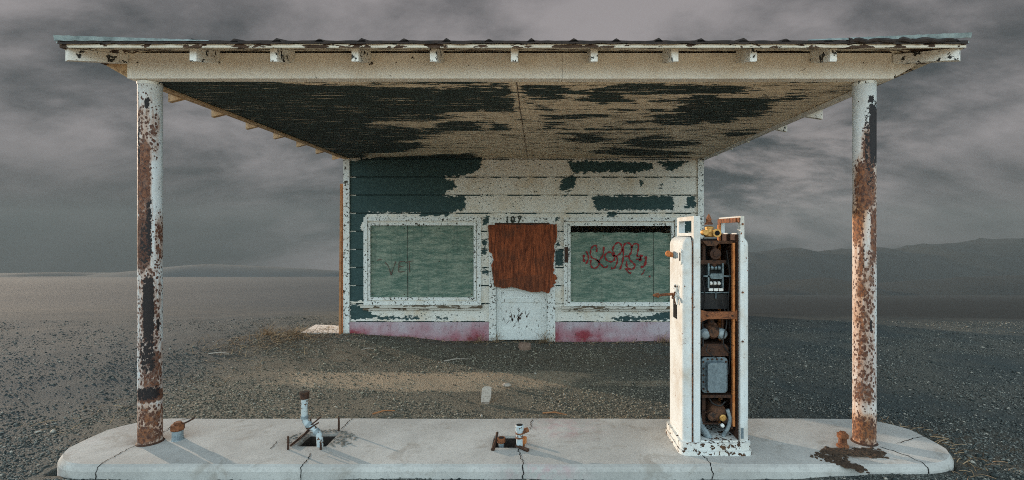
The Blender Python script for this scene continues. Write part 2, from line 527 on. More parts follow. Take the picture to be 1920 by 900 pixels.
def prism(bm, poly, axis, a, b):
    """extrude a 2-D polygon along axis (0,1,2) from a to b"""
    def P(u, v, t):
        return {0: (t, u, v), 1: (u, t, v), 2: (u, v, t)}[axis]
    lo = [bm.verts.new(P(u, v, a)) for u, v in poly]
    hi = [bm.verts.new(P(u, v, b)) for u, v in poly]
    bm.faces.new(lo)
    bm.faces.new(hi[::-1])
    n = len(poly)
    for i in range(n):
        bm.faces.new((lo[i], lo[(i + 1) % n], hi[(i + 1) % n], hi[i]))


def tube(bm, pts, rad, seg=12, cap=True):
    pts = [Vector(p) for p in pts]
    rads = rad if hasattr(rad, '__len__') else [rad] * len(pts)
    rings = []
    prev = None
    for i, p in enumerate(pts):
        t = (pts[min(i + 1, len(pts) - 1)] - pts[max(i - 1, 0)]).normalized()
        ref = prev if prev is not None else (Vector((0, 0, 1)) if abs(t.z) < 0.9 else Vector((1, 0, 0)))
        u = (ref - t * ref.dot(t)).normalized()
        prev = u
        v = t.cross(u)
        rings.append([bm.verts.new(p + (u * math.cos(2 * math.pi * k / seg) + v * math.sin(2 * math.pi * k / seg)) * rads[i]) for k in range(seg)])
    for a, b in zip(rings, rings[1:]):
        for k in range(seg):
            bm.faces.new((a[k], a[(k + 1) % seg], b[(k + 1) % seg], b[k]))
    if cap:
        bm.faces.new(rings[0][::-1])
        bm.faces.new(rings[-1])


def lathe(bm, c, prof, axis=2, seg=20):
    """prof: list of (radius, offset along axis)"""
    c = Vector(c)
    rings = []
    for r, h in prof:
        ring = []
        for k in range(seg):
            a = 2 * math.pi * k / seg
            u, v = r * math.cos(a), r * math.sin(a)
            ring.append(bm.verts.new(c + Vector({0: (h, u, v), 1: (u, h, v), 2: (u, v, h)}[axis])))
        rings.append(ring)
    for a, b in zip(rings, rings[1:]):
        for k in range(seg):
            bm.faces.new((a[k], a[(k + 1) % seg], b[(k + 1) % seg], b[k]))
    bm.faces.new(rings[0][::-1])
    bm.faces.new(rings[-1])


def rrect(x0, x1, y0, y1, r, n=6):
    out = []
    for cx, cy, a0 in ((x1 - r, y1 - r, 0), (x0 + r, y1 - r, 90), (x0 + r, y0 + r, 180), (x1 - r, y0 + r, 270)):
        for k in range(n + 1):
            a = R(a0 + 90 * k / n)
            out.append((cx + r * math.cos(a), cy + r * math.sin(a)))
    return out


def frame(bm, x0, x1, z0, z1, wd, y0, y1, wb=None):
    wb = wd if wb is None else wb
    box(bm, x0, x0 + wd, y0, y1, z0, z1)
    box(bm, x1 - wd, x1, y0, y1, z0, z1)
    box(bm, x0 + wd, x1 - wd, y0 + .002, y1, z1 - wd, z1)
    box(bm, x0 + wd, x1 - wd, y0 + .002, y1, z0, z0 + wb)


def pydata(name, V, Fc, mat, parent=None, loc=None, smooth=False):
    me = bpy.data.meshes.new(name)
    me.from_pydata([tuple(v) for v in V], [], [tuple(f) for f in Fc])
    me.update()
    if smooth:
        me.polygons.foreach_set('use_smooth', [True] * len(me.polygons))
    return link(name, me, mat, parent, loc)


def setattr_f(o, name, vals):
    a = o.data.attributes.new(name, 'FLOAT', 'POINT')
    a.data.foreach_set('value', np.asarray(vals, dtype=np.float32).ravel())


def sdf(P, poly):
    """signed distance, positive inside; P (n,2)"""
    poly = np.asarray(poly, float)
    dmin = np.full(len(P), 1e9)
    ins = np.zeros(len(P), bool)
    n = len(poly)
    for i in range(n):
        a, b = poly[i], poly[(i + 1) % n]
        ab = b - a
        t = np.clip(((P - a) @ ab) / (ab @ ab + 1e-12), 0, 1)
        dmin = np.minimum(dmin, np.hypot(*(P - a - t[:, None] * ab).T))
        cond = (a[1] > P[:, 1]) != (b[1] > P[:, 1])
        with np.errstate(divide='ignore', invalid='ignore'):
            xi = a[0] + (P[:, 1] - a[1]) * ab[0] / ab[1]
        ins ^= cond & (P[:, 0] < xi)
    return np.where(ins, dmin, -dmin)


def segdist(P, line):
    line = np.asarray(line, float)
    dmin = np.full(len(P), 1e9)
    for a, b in zip(line, line[1:]):
        ab = b - a
        t = np.clip(((P - a) @ ab) / (ab @ ab + 1e-12), 0, 1)
        dmin = np.minimum(dmin, np.hypot(*(P - a - t[:, None] * ab).T))
    return dmin


def wob(x, y, f, s=0):
    return (math.sin(x * f + s) * math.cos(y * f * 1.13 + s * 2.1) + 0.5 * math.sin(x * f * 2.3 + y * f * 1.7 + s)) / 1.5


def wobn(x, y, f, s=0):
    return (np.sin(x * f + s) * np.cos(y * f * 1.13 + s * 2.1) + 0.5 * np.sin(x * f * 2.3 + y * f * 1.7 + s)) / 1.5


def ss(a, b, x):
    t = np.clip((x - a) / (b - a), 0, 1)
    return t * t * (3 - 2 * t)


def at_y(px, py, Y):
    """point seen at photo pixel (px,py) at depth Y"""
    return Vector(((px - VX) * Y / F, Y, EYE + (VY - py) * Y / F))


def at_z(px, py, z):
    Y = F * (EYE - z) / (py - VY)
    return Vector(((px - VX) * Y / F, Y, z))


# ================================================================== SETTING
ISL_T = 0.15                                  # top of the pump island
IX0, IX1, IY0, IY1 = -3.86, 3.345, 3.74, 4.70


def ground_z(x, y):
    x = np.asarray(x, float)
    y = np.asarray(y, float)
    z = 0.05 + 0.0 * x
    z = z + 0.13 * ss(-1.0, -3.2, x) * ss(6.5, 8.3, y) * ss(-9, -4, x)        # mound at the left corner
    z = z + 0.05 * ss(1.6, 3.2, x) * ss(6, 4, y)                                # right end lies flush
    z = z + 0.02 * np.exp(-((x + 1.2) / 2.2) ** 2 - ((y - 6.2) / 0.3) ** 2)
    z = z - 0.10 * ss(-3.2, -5.5, x) * ss(7.5, 5.0, y)
    z = z + 0.012 * wobn(x, y, 2.2) + 0.008 * wobn(x, y, 6.1, 2)
    # the lot tips gently away to the left and behind, more steeply to the right
    side = ss(-0.30, 0.15, x / np.maximum(np.abs(y), 1.0))
    dd = np.maximum(0, y - (8.8 + 0.5 * np.sin(x * 0.35)))
    drop = (0.094 + 0.039 * side) * dd * ss(0, 7, dd)
    dl = np.maximum(0, np.abs(x) - 60)
    drop = np.maximum(drop, 0.05 * dl * (y < 0))
    db = np.maximum(0, -y - 60)
    drop = np.maximum(drop, 0.05 * db)
    return z - 400 * (1 - np.exp(-drop / 400))


def axis(dense0, dense1, step, far, grow=1.16):
    a = list(np.arange(dense0, dense1 + 1e-6, step))
    s, v = step, a[-1]
    while v < far:
        s *= grow
        v += s
        a.append(v)
    s, v = step, a[0]
    pre = []
    while v > -far:
        s *= grow
        v -= s
        pre.append(v)
    return np.array(pre[::-1] + a)


gx = axis(-7.5, 6.5, 0.06, 1300)
gy = axis(2.4, 11.2, 0.06, 1300)
GX, GY = np.meshgrid(gx, gy)
GZ = ground_z(GX, GY)
# keep the sheet under the island and the floor of the building, out of the pits
inside = (GX > IX0 + .12) & (GX < IX1 - .12) & (GY > IY0 + .1) & (GY < IY1 - .1)
GZ = np.where(inside, -0.35, GZ)
nx, ny = len(gx), len(gy)
V = np.stack([GX, GY, GZ], -1).reshape(-1, 3)
idx = np.arange(nx * ny).reshape(ny, nx)
Fq = np.stack([idx[:-1, :-1], idx[:-1, 1:], idx[1:, 1:], idx[1:, :-1]], -1).reshape(-1, 4)
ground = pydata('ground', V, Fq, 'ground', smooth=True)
tag(ground, 'dark gravel lot with sandy patches around the abandoned station', 'ground', kind='structure')
px_, py_ = V[:, 0], V[:, 1]
sand = 0.95 * np.exp(-np.abs((px_ + 1.35) / 2.2) ** 4 - ((py_ - 6.25 - 0.1 * np.sin(px_ * 1.3)) / 0.42) ** 4)
sand = np.maximum(sand, 0.55 * np.exp(-((px_ - 1.6) / 1.4) ** 4 - ((py_ - 6.1) / 0.16) ** 4))
sand = np.maximum(sand, 0.40 * np.exp(-((px_ - 0.6) / 1.6) ** 2 - ((py_ - 4.95) / 0.35) ** 2))
setattr_f(ground, 'sand', sand)
lit = np.exp(-((px_ + 3.8 + 0.9 * (8.3 - py_)) / 1.5) ** 2 - ((py_ - 8.1) / 1.1) ** 2)
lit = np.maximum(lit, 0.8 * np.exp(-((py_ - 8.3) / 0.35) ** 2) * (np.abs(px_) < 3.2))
lit = np.maximum(lit, 0.9 * np.exp(-((px_ - 3.6) / 0.7) ** 2 - ((py_ - 4.2) / 0.5) ** 2))
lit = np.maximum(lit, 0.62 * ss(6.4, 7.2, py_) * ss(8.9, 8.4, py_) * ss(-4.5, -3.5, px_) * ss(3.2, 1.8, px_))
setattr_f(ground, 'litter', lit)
setattr_f(ground, 'pale', ss(3.25, 2.7, py_) * ss(-70, -50, py_) * ss(16, 12, np.abs(px_)))  # unseen pale ground, added to bounce warm light onto soffit and wall
def warm_f(x, y):
    return ss(-5.2, -3.6, x) * ss(2.6, 0.6, x) * ss(4.4, 4.9, y) * ss(8.8, 7.6, y)


setattr_f(ground, 'warm', warm_f(px_, py_))
setattr_f(ground, 'far_dark', ss(8.5, 13, py_) * ss(-2, 4, px_))  # ground colour turns darker beyond the lot on the right
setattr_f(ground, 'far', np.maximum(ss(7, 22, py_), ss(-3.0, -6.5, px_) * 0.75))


def hills(name, x0, x1, y0, y1, zbase, ridge, mat, label, nu=140, nv=26, rough=1.0):
    us = np.linspace(x0, x1, nu)
    vs = np.linspace(0, 1, nv)
    Vv = []
    for v in vs:
        for u in us:
            y = y0 + (y1 - y0) * v
            prof = math.sin(math.pi * v) ** 1.1
            top = ridge(u)
            n = 1 + rough * (0.10 * wob(u, y, 0.021, 1.3) + 0.06 * wob(u, y, 0.057, 4))
            if v == 0 or v == 1: prof = 0
            Vv.append((u + 6 * rough * wob(u, y, 0.03), y, zbase - 3 + (top - zbase + 3) * prof * (n if prof < 0.97 else 1)))
    Ff = []
    for j in range(nv - 1):
        for i in range(nu - 1):
            a = j * nu + i
            Ff.append((a, a + 1, a + nu + 1, a + nu))
    o = pydata(name, Vv, Ff, mat, smooth=True)
    return tag(o, label, 'hills', kind='structure')


def ridge_from_px(pts, Y, jag=1.0, w=0.0):
    xs = [(p[0] - VX) * Y / F for p in pts]
    zs = [EYE + (VY - p[1]) * Y / F for p in pts]

    def fn(x):
        return float(np.mean(np.interp(x + np.linspace(-w, w, 9), xs, zs))) + jag * (0.4 * wob(x, 0, 0.06) + 0.25 * wob(x, 3, 0.17) + 0.16 * wob(x, 7, 0.41))
    return fn


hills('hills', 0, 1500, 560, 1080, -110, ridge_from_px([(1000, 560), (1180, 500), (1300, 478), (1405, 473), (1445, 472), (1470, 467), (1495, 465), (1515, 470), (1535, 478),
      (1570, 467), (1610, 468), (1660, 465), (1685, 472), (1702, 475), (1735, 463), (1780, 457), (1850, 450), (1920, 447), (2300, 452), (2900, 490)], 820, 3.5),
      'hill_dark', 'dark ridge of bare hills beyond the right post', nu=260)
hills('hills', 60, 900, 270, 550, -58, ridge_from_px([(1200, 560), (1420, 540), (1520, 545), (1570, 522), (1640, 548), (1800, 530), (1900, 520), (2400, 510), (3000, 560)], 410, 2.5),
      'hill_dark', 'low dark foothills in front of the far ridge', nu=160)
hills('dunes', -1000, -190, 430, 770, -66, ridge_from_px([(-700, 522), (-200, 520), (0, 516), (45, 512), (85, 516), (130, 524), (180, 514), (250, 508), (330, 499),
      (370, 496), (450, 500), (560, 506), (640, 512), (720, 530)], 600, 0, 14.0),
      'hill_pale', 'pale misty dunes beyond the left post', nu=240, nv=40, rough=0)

# ================================================================== CONCRETE ISLAND
island = empty('concrete_island', ((IX0 + IX1) / 2, 4.22, 0.0), 'long pale concrete pump island with rounded ends and cracks', 'pump island')
PIT1 = (-1.99, -1.745, 4.07, 4.325)             # (x0,x1,y0,y1)
p2a = at_z(922, 840, ISL_T); p2b = at_z(986, 818, ISL_T)
PIT2 = (-0.385, -0.115, 4.045, 4.285)
bm = BM()
# the top is cut round the two pits: build as a fine grid clipped to the outline
xs = set(np.round(np.arange(IX0, IX1 + 0.001, 0.03), 4)) | {PIT1[0], PIT1[1], PIT2[0], PIT2[1]}
ys = set(np.round(np.arange(IY0, IY1 + 0.001, 0.024), 4)) | {PIT1[2], PIT1[3], PIT2[2], PIT2[3]}
xs, ys = sorted(xs), sorted(ys)
rr = 0.46


def squeeze(x, y):
    """push grid points of the rectangle into the rounded outline"""
    for cx, sx in ((IX0 + rr, -1), (IX1 - rr, 1)):
        if (x - cx) * sx > 0:
            cy = (IY0 + IY1) / 2
            t = (x - cx) * sx / rr
            half = (IY1 - IY0) / 2 * math.sqrt(max(0.0, 1 - t ** 2.3))
            return x, cy + (y - cy) / ((IY1 - IY0) / 2) * max(half, 0.02)
    return x, y


def itop(x, y):
    return ISL_T + 0.003 * wob(x, y, 3.3, 1)


gv = {}
for i, x in enumerate(xs):
    for j, y in enumerate(ys):
        X, Y = squeeze(x, y)
        edge = min(1, min(j, len(ys) - 1 - j, i, len(xs) - 1 - i) / 1.0)
        gv[i, j] = bm.verts.new((X, Y, itop(X, Y) - (0.012 if edge == 0 else 0)))
for i in range(len(xs) - 1):
    for j in range(len(ys) - 1):
        mx, my = (xs[i] + xs[i + 1]) / 2, (ys[j] + ys[j + 1]) / 2
        if any(p[0] < mx < p[1] and p[2] < my < p[3] for p in (PIT1, PIT2)):
            continue
        bm.faces.new((gv[i, j], gv[i + 1, j], gv[i + 1, j + 1], gv[i, j + 1]))
# rounded arris and sides, and the walls of the pits
be = [e for e in bm.edges if len(e.link_faces) == 1]
outer, pits = [], []
for e in be:
    m_ = (e.verts[0].co + e.verts[1].co) / 2
    (pits if any(p[0] - .01 < m_.x < p[1] + .01 and p[2] - .01 < m_.y < p[3] + .01 for p in (PIT1, PIT2)) else outer).append(e)


def skirt_edges(edges, steps):
    vs = {v for e in edges for v in e.verts}
    cur = {v: v for v in vs}
    for out_, dz_ in steps:
        nxt = {}
        for v in vs:
            c = cur[v].co.copy()
            if out_:
                dirv = Vector((0, 0, 0))
                for e in v.link_edges:
                    if e in edges_set:
                        ev = e.verts[1].co - e.verts[0].co
                        nrm = Vector((ev.y, -ev.x, 0))
                        mid = (e.verts[0].co + e.verts[1].co) / 2
                        cen = Vector((min(max(mid.x, IX0 + .5), IX1 - .5), 4.22, 0))
                        if nrm.dot(mid - cen) < 0: nrm = -nrm
                        dirv += nrm
                if dirv.length: c += dirv.normalized() * out_
            c.z += dz_
            nxt[v] = bm.verts.new(c)
        for e in edges:
            a, b = e.verts
            bm.faces.new((cur[a], cur[b], nxt[b], nxt[a]))
        cur = nxt
    return cur


edges_set = set(outer)
skirt_edges(outer, [(0.010, -0.010), (0.008, -0.018), (0.006, -0.30)])
edges_set = set(pits)
end = skirt_edges(pits, [(0, -0.28)])
slab = obj('slab', bm, 'conc', island, smooth=False)
co = np.array([(v.co + ORIGIN[slab])[:] for v in slab.data.vertices])
P2 = co[:, :2]


def zline(*pts):
    return [tuple(at_z(a, b, ISL_T))[:2] for a, b in pts]


def wiggle(line, n=26, amp=0.012):
    L = np.asarray(line, float)
    seg = np.r_[0, np.cumsum(np.hypot(*np.diff(L, axis=0).T))]
    t = np.linspace(0, seg[-1], n)
    x = np.interp(t, seg, L[:, 0]); y = np.interp(t, seg, L[:, 1])
    x[1:-1] += RNG.normal(0, amp, n - 2); y[1:-1] += RNG.normal(0, amp * 0.5, n - 2)
    return list(zip(x, y))


setattr_f(slab, 'pink', np.exp(-((P2[:, 0] - 0.22) / 0.28) ** 2 - ((P2[:, 1] - 4.45) / 0.2) ** 2) * 0.7
          + np.exp(-((P2[:, 0] + 0.0) / 0.25) ** 2 - ((P2[:, 1] - 3.72) / 0.04) ** 2)
          + 0.6 * np.exp(-((P2[:, 0] + 3.75) / 0.12) ** 2 - ((co[:, 2] - 0.08) / 0.05) ** 2))
dirt = np.exp(-np.maximum(0, -sdf(P2, zline((1545, 842), (1600, 838), (1645, 850), (1620, 858), (1550, 856)))) / 0.02)
for (a, b, r_) in ((265, 828, 0.16), (1620, 838, 0.15), (592, 824, 0.25), (955, 830, 0.16), (640, 815, 0.1)):
    c_ = at_z(a, b, ISL_T)
    dirt = np.maximum(dirt, (0.9 if a == 592 else 0.6) * np.exp(-((P2[:, 0] - c_.x) / r_) ** 2 - ((P2[:, 1] - c_.y) / (r_ * .6)) ** 2))
setattr_f(slab, 'dirt', dirt)
# cracks are thin dark channels laid into the slab
cracks = [zline((255, 835), (228, 848), (205, 862), (180, 875), (176, 890)), zline((640, 805), (660, 785)), zline((583, 850), (577, 862), (561, 880), (562, 896)),
          zline((972, 842), (978, 860), (984, 875), (982, 896)), zline((998, 787), (994, 806)), zline((1318, 852), (1335, 875), (1342, 892)),
          zline((1650, 838), (1700, 855), (1760, 882)), zline((1680, 832), (1720, 820), (1740, 818)), zline((330, 790), (362, 784)),
          zline((300, 815), (330, 795)), zline((508, 842), (520, 828))]
for L in cracks:
    bm = BM()
    W = wiggle(L, max(8, int(16 * len(L) / 2)), 0.007)
    if min(p[1] for p in W) < IY0 + .02:              # it runs on over the arris and down the front face
        W = [p for p in W if p[1] > IY0 + .02]
        xe_ = W[-1][0]
        W3 = [(x, y, itop(x, y) + .0025) for x, y in W] + [(xe_ + random.uniform(-.008, .008), yy, zz) for yy, zz in
              ((IY0 + .004, .1435), (IY0 - .006, .137), (IY0 - .0165, .124), (IY0 - .0225, .10), (IY0 - .0235, .08), (IY0 - .025, .06), (IY0 - .0265, .03))]
    else:
        W3 = [(x, y, itop(x, y) + .0025) for x, y in W]
    n = len(W3)
    rows = []
    for i, (x, y, zz) in enumerate(W3):
        a = W3[max(0, i - 1)]; b = W3[min(n - 1, i + 1)]
        t = Vector((b[0] - a[0], b[1] - a[1])) if y > IY0 else Vector((0, -1))
        t = t.normalized()
        wd = (0.0022 + 0.0024 * random.random()) * (1 if 0 < i < n - 1 else 0.35)
        rows.append((bm.verts.new((x - t.y * wd, y + t.x * wd, zz)), bm.verts.new((x + t.y * wd, y - t.x * wd, zz))))
    for a, b in zip(rows, rows[1:]):
        bm.faces.new((a[0], a[1], b[1], b[0]))
    obj('crack', bm, 'dark', island)
# pit bottoms, dark liners added to paint in the pit shade, mortar rims
for (x0, x1, y0, y1) in (PIT1, PIT2):
    bm = BM(); box(bm, x0 - .01, x1 + .01, y0 - .01, y1 + .01, -0.14, -0.12)
    obj('pit_floor', bm, 'black', island)
    bm = BM()
    frame(bm, x0 + .001, x1 - .001, y0 + .001, y1 - .001, .008, -.12, ISL_T - .022)
    for v in bm.verts: v.co = Vector((v.co.x, v.co.z, v.co.y))
    obj('pit_shade_liner', bm, 'pitwall', island)
for (cx, cy, sx, sy) in ((-2.05, 4.24, .10, .13), (-1.66, 4.20, .11, .14), (-1.84, 4.36, .16, .05)):
    bm = BM()
    for k in range(60):
        a = random.uniform(0, 6.28); q = math.sqrt(random.random())
        r0 = random.uniform(.004, .014)
        x, y = cx + sx * q * math.cos(a), cy + sy * q * math.sin(a)
        if PIT1[0] - .01 < x < PIT1[1] + .01 and PIT1[2] - .01 < y < PIT1[3] + .01: continue
        lathe(bm, (x, y, ISL_T), [(r0 * 1.5, -.002), (r0, r0 * .35), (r0 * .3, r0 * .55)], seg=7)
    obj('broken_mortar', bm, 'mortar', island)['kind'] = 'stuff'

# ================================================================== STATION BUILDING
bld = empty('station_building', (-0.26, 8.45, 0.0), 'abandoned white roadside station with peeling paint and wide flat canopy on two posts', 'building')
WY = 8.45
S = F / WY                                      # photo pixels per metre on the front wall


def wx(px): return (px - VX) / S
def wz(py): return EYE + (VY - py) / S


BX0, BX1, BYB = -3.235, 2.72, 12.6
CEIL = 3.172
win_l = (wx(693), wx(890), wz(559), wz(421))    # openings x0,x1,z0,z1
win_r = (wx(1068), wx(1260), wz(570), wz(422))
door_o = (wx(930), wx(1026), -0.1, wz(419))

lines = [wz(603 - 33.9 * k) for k in range(10)]
xs = set(np.round(np.arange(BX0, BX1, 0.022), 4)) | {BX1} | {v for q in (win_l, win_r, door_o) for v in q[:2]}
zs = set(np.round(np.arange(-0.1, CEIL, 0.03), 4)) | {CEIL} | {v for q in (win_l, win_r, door_o) for v in q[2:]}
zs = {z for z in zs if all(abs(z - l) > 0.018 for l in lines) or z in (win_l[2], win_r[3], CEIL)}
for l in lines:
    zs |= {l - 0.015, l - 0.012, l + 0.006, l + 0.009}
xs, zs = np.array(sorted(xs)), np.array(sorted(zs))
gi = np.arange(len(xs) * len(zs)).reshape(len(zs), len(xs))
Xg, Zg = np.meshgrid(xs, zs)
dep = np.zeros_like(Xg)
for l in lines:
    dep += np.where((Zg > l - 0.013) & (Zg < l + 0.007), 0.04, 0)
Yg = WY + dep + 0.004 * wobn(Xg, Zg, 3.0)
Vw = np.stack([Xg, Yg, Zg], -1).reshape(-1, 3)
Fw = []
for j in range(len(zs) - 1):
    for i in range(len(xs) - 1):
        cx, cz = (xs[i] + xs[i + 1]) / 2, (zs[j] + zs[j + 1]) / 2
        if any(q[0] < cx < q[1] and q[2] < cz < q[3] for q in (win_l, win_r, door_o)):
            continue
        Fw.append((gi[j, i], gi[j, i + 1], gi[j + 1, i + 1], gi[j + 1, i]))
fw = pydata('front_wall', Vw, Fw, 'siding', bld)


def z4(*pts): return [(wx(620 + a * .4444), wz(280 + b * .4444)) for a, b in pts]
def z5(*pts): return [(wx(900 + a * .4444), wz(280 + b * .4444)) for a, b in pts]


wall_polys = [
    z4((70, 55), (200, 25), (640, 25), (632, 80), (600, 100), (560, 112), (480, 114), (495, 130), (515, 128), (530, 160), (490, 180), (480, 194), (565, 196), (570, 250), (505, 266), (500, 281), (385, 281), (380, 268), (150, 268),
       (143, 300), (120, 325), (143, 350), (143, 640), (70, 645)),
    z4((82, 655), (140, 658), (170, 690), (210, 715), (82, 716)), z4((200, 703), (300, 706), (380, 708), (382, 717), (200, 717)), z4((440, 709), (490, 709), (490, 718), (440, 718)),
    z4((644, 285), (670, 278), (670, 315), (644, 318)), z4((640, 380), (662, 375), (655, 405), (638, 400)), z4((640, 420), (658, 420), (656, 445), (638, 440)), z4((640, 510), (668, 505), (662, 530), (640, 525)),
    z5((368, 52), (450, 48), (725, 56), (733, 85), (640, 101), (590, 92), (395, 100)), z5((745, 52), (880, 50), (840, 75), (808, 92), (780, 78)),
    z5((330, 168), (350, 125), (395, 110), (406, 130), (400, 160), (365, 176)),
    z5((470, 196), (815, 196), (820, 256), (490, 257), (478, 220)), z5((875, 196), (911, 196), (908, 250), (845, 250), (870, 235)),
    z5((538, 262), (580, 262), (580, 283), (538, 283)), z5((555, 712), (600, 702), (700, 706), (770, 688), (810, 688), (810, 721), (560, 722)),
    z5((315, 425), (352, 420), (353, 490), (313, 495)), z5((12, 285), (42, 278), (42, 315), (14, 318)), z5((318, 288), (337, 290), (335, 304), (318, 303)),
    z5((322, 385), (336, 380), (334, 408), (322, 410)), z5((860, 300), (905, 298), (905, 350), (862, 352)), z5((5, 420), (28, 418), (28, 445), (5, 445)), z5((8, 508), (38, 505), (34, 525), (10, 524)),
    z5((675, 132), (692, 130), (690, 148), (676, 150)), z5((757, 150), (772, 148), (770, 162), (757, 162)),
]
Pw = Vw[:, [0, 2]]
best = np.full(len(Pw), -1.0)
for p in wall_polys:
    best = np.maximum(best, sdf(Pw, p))
worn = np.zeros(len(Pw))
for x_, z_, rx_, rz_, a_ in ((wx(910), wz(500), .10, .9, .36), (wx(1048), wz(520), .10, .7, .32), (wx(790), wz(405), 1.1, .03, .42), (wx(790), wz(592), 1.0, .05, .40), (wx(1160), wz(592), 1.0, .05, .40),
                             (wx(1170), wz(402), 1.0, .03, .42), (wx(670), wz(480), .12, 1.0, .3), (wx(1290), wz(380), .12, .6, .36), (wx(1200), wz(350), .6, .08, .30), (wx(880), wz(330), .5, .2, .26)):
    worn = np.maximum(worn, a_ * np.exp(-((Pw[:, 0] - x_) / rx_) ** 2 - ((Pw[:, 1] - z_) / rz_) ** 2))
joint = ((Vw[:, 1] - WY) > 0.025) * (0.55 + 0.35 * wobn(Vw[:, 0], Vw[:, 2] * 3, 7.0))  # grooves coloured as bare wood to paint in the shade between boards
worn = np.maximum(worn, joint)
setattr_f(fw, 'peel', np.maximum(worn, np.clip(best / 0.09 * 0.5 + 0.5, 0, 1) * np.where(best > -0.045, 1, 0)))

bm = BM()
box(bm, BX0 + .005, BX0 + .11, WY + 0.03, BYB, -0.1, CEIL)
obj('side_wall', bm, 'siding', bld)
bm = BM()
box(bm, BX1 - .11, BX1 - .005, WY + 0.03, BYB, -0.1, CEIL)
obj('side_wall', bm, 'siding', bld)
bm = BM()
box(bm, BX0 + .115, BX1 - .115, BYB - 0.1, BYB, -0.1, CEIL)
obj('back_wall', bm, 'siding', bld)
bm = BM()
box(bm, BX0 + .115, BX1 - .115, WY + 0.2, BYB - .11, 0.0, 0.1)
obj('floor_slab', bm, 'dark', bld)
bm = BM()
box(bm, BX0 - .085, BX0 + .02, WY - .028, WY + .11, -.05, CEIL - .02)
cbl = obj('corner_board', bm, 'trim', bld, bevel=.004)
bm = BM()
box(bm, BX1 - .015, BX1 + .085, WY - .028, WY + .11, -.05, CEIL - .02)
obj('corner_board', bm, 'trim', bld, bevel=.004)


def grid_panel(x0, x1, z0, z1, yf, thick, n=0.03):
    """upright board with a finely divided face so marks can be placed on it"""
    nx_, nz_ = max(2, int((x1 - x0) / n)), max(2, int((z1 - z0) / n))
    bm = BM()
    g = [[bm.verts.new((x0 + (x1 - x0) * i / nx_, yf, z0 + (z1 - z0) * j / nz_)) for i in range(nx_ + 1)] for j in range(nz_ + 1)]
    for j in range(nz_):
        for i in range(nx_):
            bm.faces.new((g[j][i], g[j][i + 1], g[j + 1][i + 1], g[j + 1][i]))
    r = bmesh.ops.extrude_face_region(bm, geom=bm.faces[:])
    bmesh.ops.translate(bm, vec=(0, thick, 0), verts=[v for v in r['geom'] if isinstance(v, bmesh.types.BMVert)])
    return bm


def blobs(o, spec):
    c = np.array([(v.co + ORIGIN[o])[:] for v in o.data.vertices])
    v = np.zeros(len(c))
    for x, z, rx, rz, a in spec:
        v = np.maximum(v, a * np.exp(-((c[:, 0] - x) / rx) ** 2 - ((c[:, 2] - z) / rz) ** 2))
    setattr_f(o, 'peel', v)


zs0 = wz(603)
sk = obj('skirting_board', grid_panel(BX0 + .025, wx(919), -0.05, zs0 - .006, WY - .03, .025), 'skirt', bld)
blobs(sk, [(BX0, .14, .5, .2, .95), (-2.5, .10, 1.3, .13, .85), (-1.3, .08, 1.0, .15, .8), (-1.7, .2, .9, .14, .55), (-.95, .1, .3, .3, .75)])
sk = obj('skirting_board', grid_panel(wx(1041), BX1 - .02, -0.05, zs0 - .006, WY - .03, .025), 'skirt', bld)
blobs(sk, [(.80, .16, .48, .13, .95), (.85, .06, 1.2, .12, .85), (2.0, .08, .8, .12, .65), (.3, .12, .2, .3, .8), (1.3, .2, .5, .1, .45)])


def window(o, x0o, x1o, z0o, z1o, board_top):
    w_ = empty_part('window', bld)
    bm = BM()
    frame(bm, x0o, x1o, z0o, z1o, 0.062, WY - .04, WY + .01)
    obj('frame', bm, 'trim', w_, bevel=.004)
    bm = BM()
    frame(bm, o[0] - .03, o[1] + .03, o[2] - .03, o[3] + .03, 0.045, WY - .022, WY + .05)
    obj('inner_frame', bm, 'trim', w_, bevel=.003)
    bm = BM()
    box(bm, x0o - .04, x1o + .03, WY - .085, WY + .005, z0o - .045, z0o - .003)
    box(bm, x0o - .01, x1o + .0, WY - .045, WY + .005, z0o - .09, z0o - .048)
    sl = obj('sill', bm, 'sill', w_, bevel=.004)
    b = grid_panel(o[0] + .003, o[1] - .003, o[2] + .003, board_top, WY + .012, .018, .06)
    for v in b.verts:
        v.co.y += 0.006 * wob(v.co.x, v.co.z, 3.0)
        if v.co.z > board_top - .001: v.co.z += random.uniform(-.02, .0)
    obj('plywood_board', b, 'ply', w_)
    bm = BM()
    xj = o[0] + (o[1] - o[0]) * (.36 if o[0] < 0 and x0o < -1 else .82)
    tube(bm, [(xj + .002 * math.sin(k * 1.7), WY + .010, o[2] + .02 + (board_top - o[2] - .04) * k / 12) for k in range(13)], .0035, 6)
    obj('board_joint', bm, 'pitwall', w_)
    for fx in (.03, .33, .66, .97):
        for fz in (.05, .5, .95):
            bm = BM()
            lathe(bm, (o[0] + (o[1] - o[0]) * fx, WY + .008, o[2] + (board_top - o[2]) * fz), [(.007, -.004), (.008, .004)], axis=1, seg=8)
            obj('nail', bm, 'rod', w_)
    return w_


def empty_part(name, parent, label=None):
    o = bpy.data.objects.new(name, None)
    o.empty_display_size = .1
    COL.objects.link(o)
    o.parent = parent
    ORIGIN[o] = ORIGIN[parent].copy()
    if label: o['label'] = label
    return o


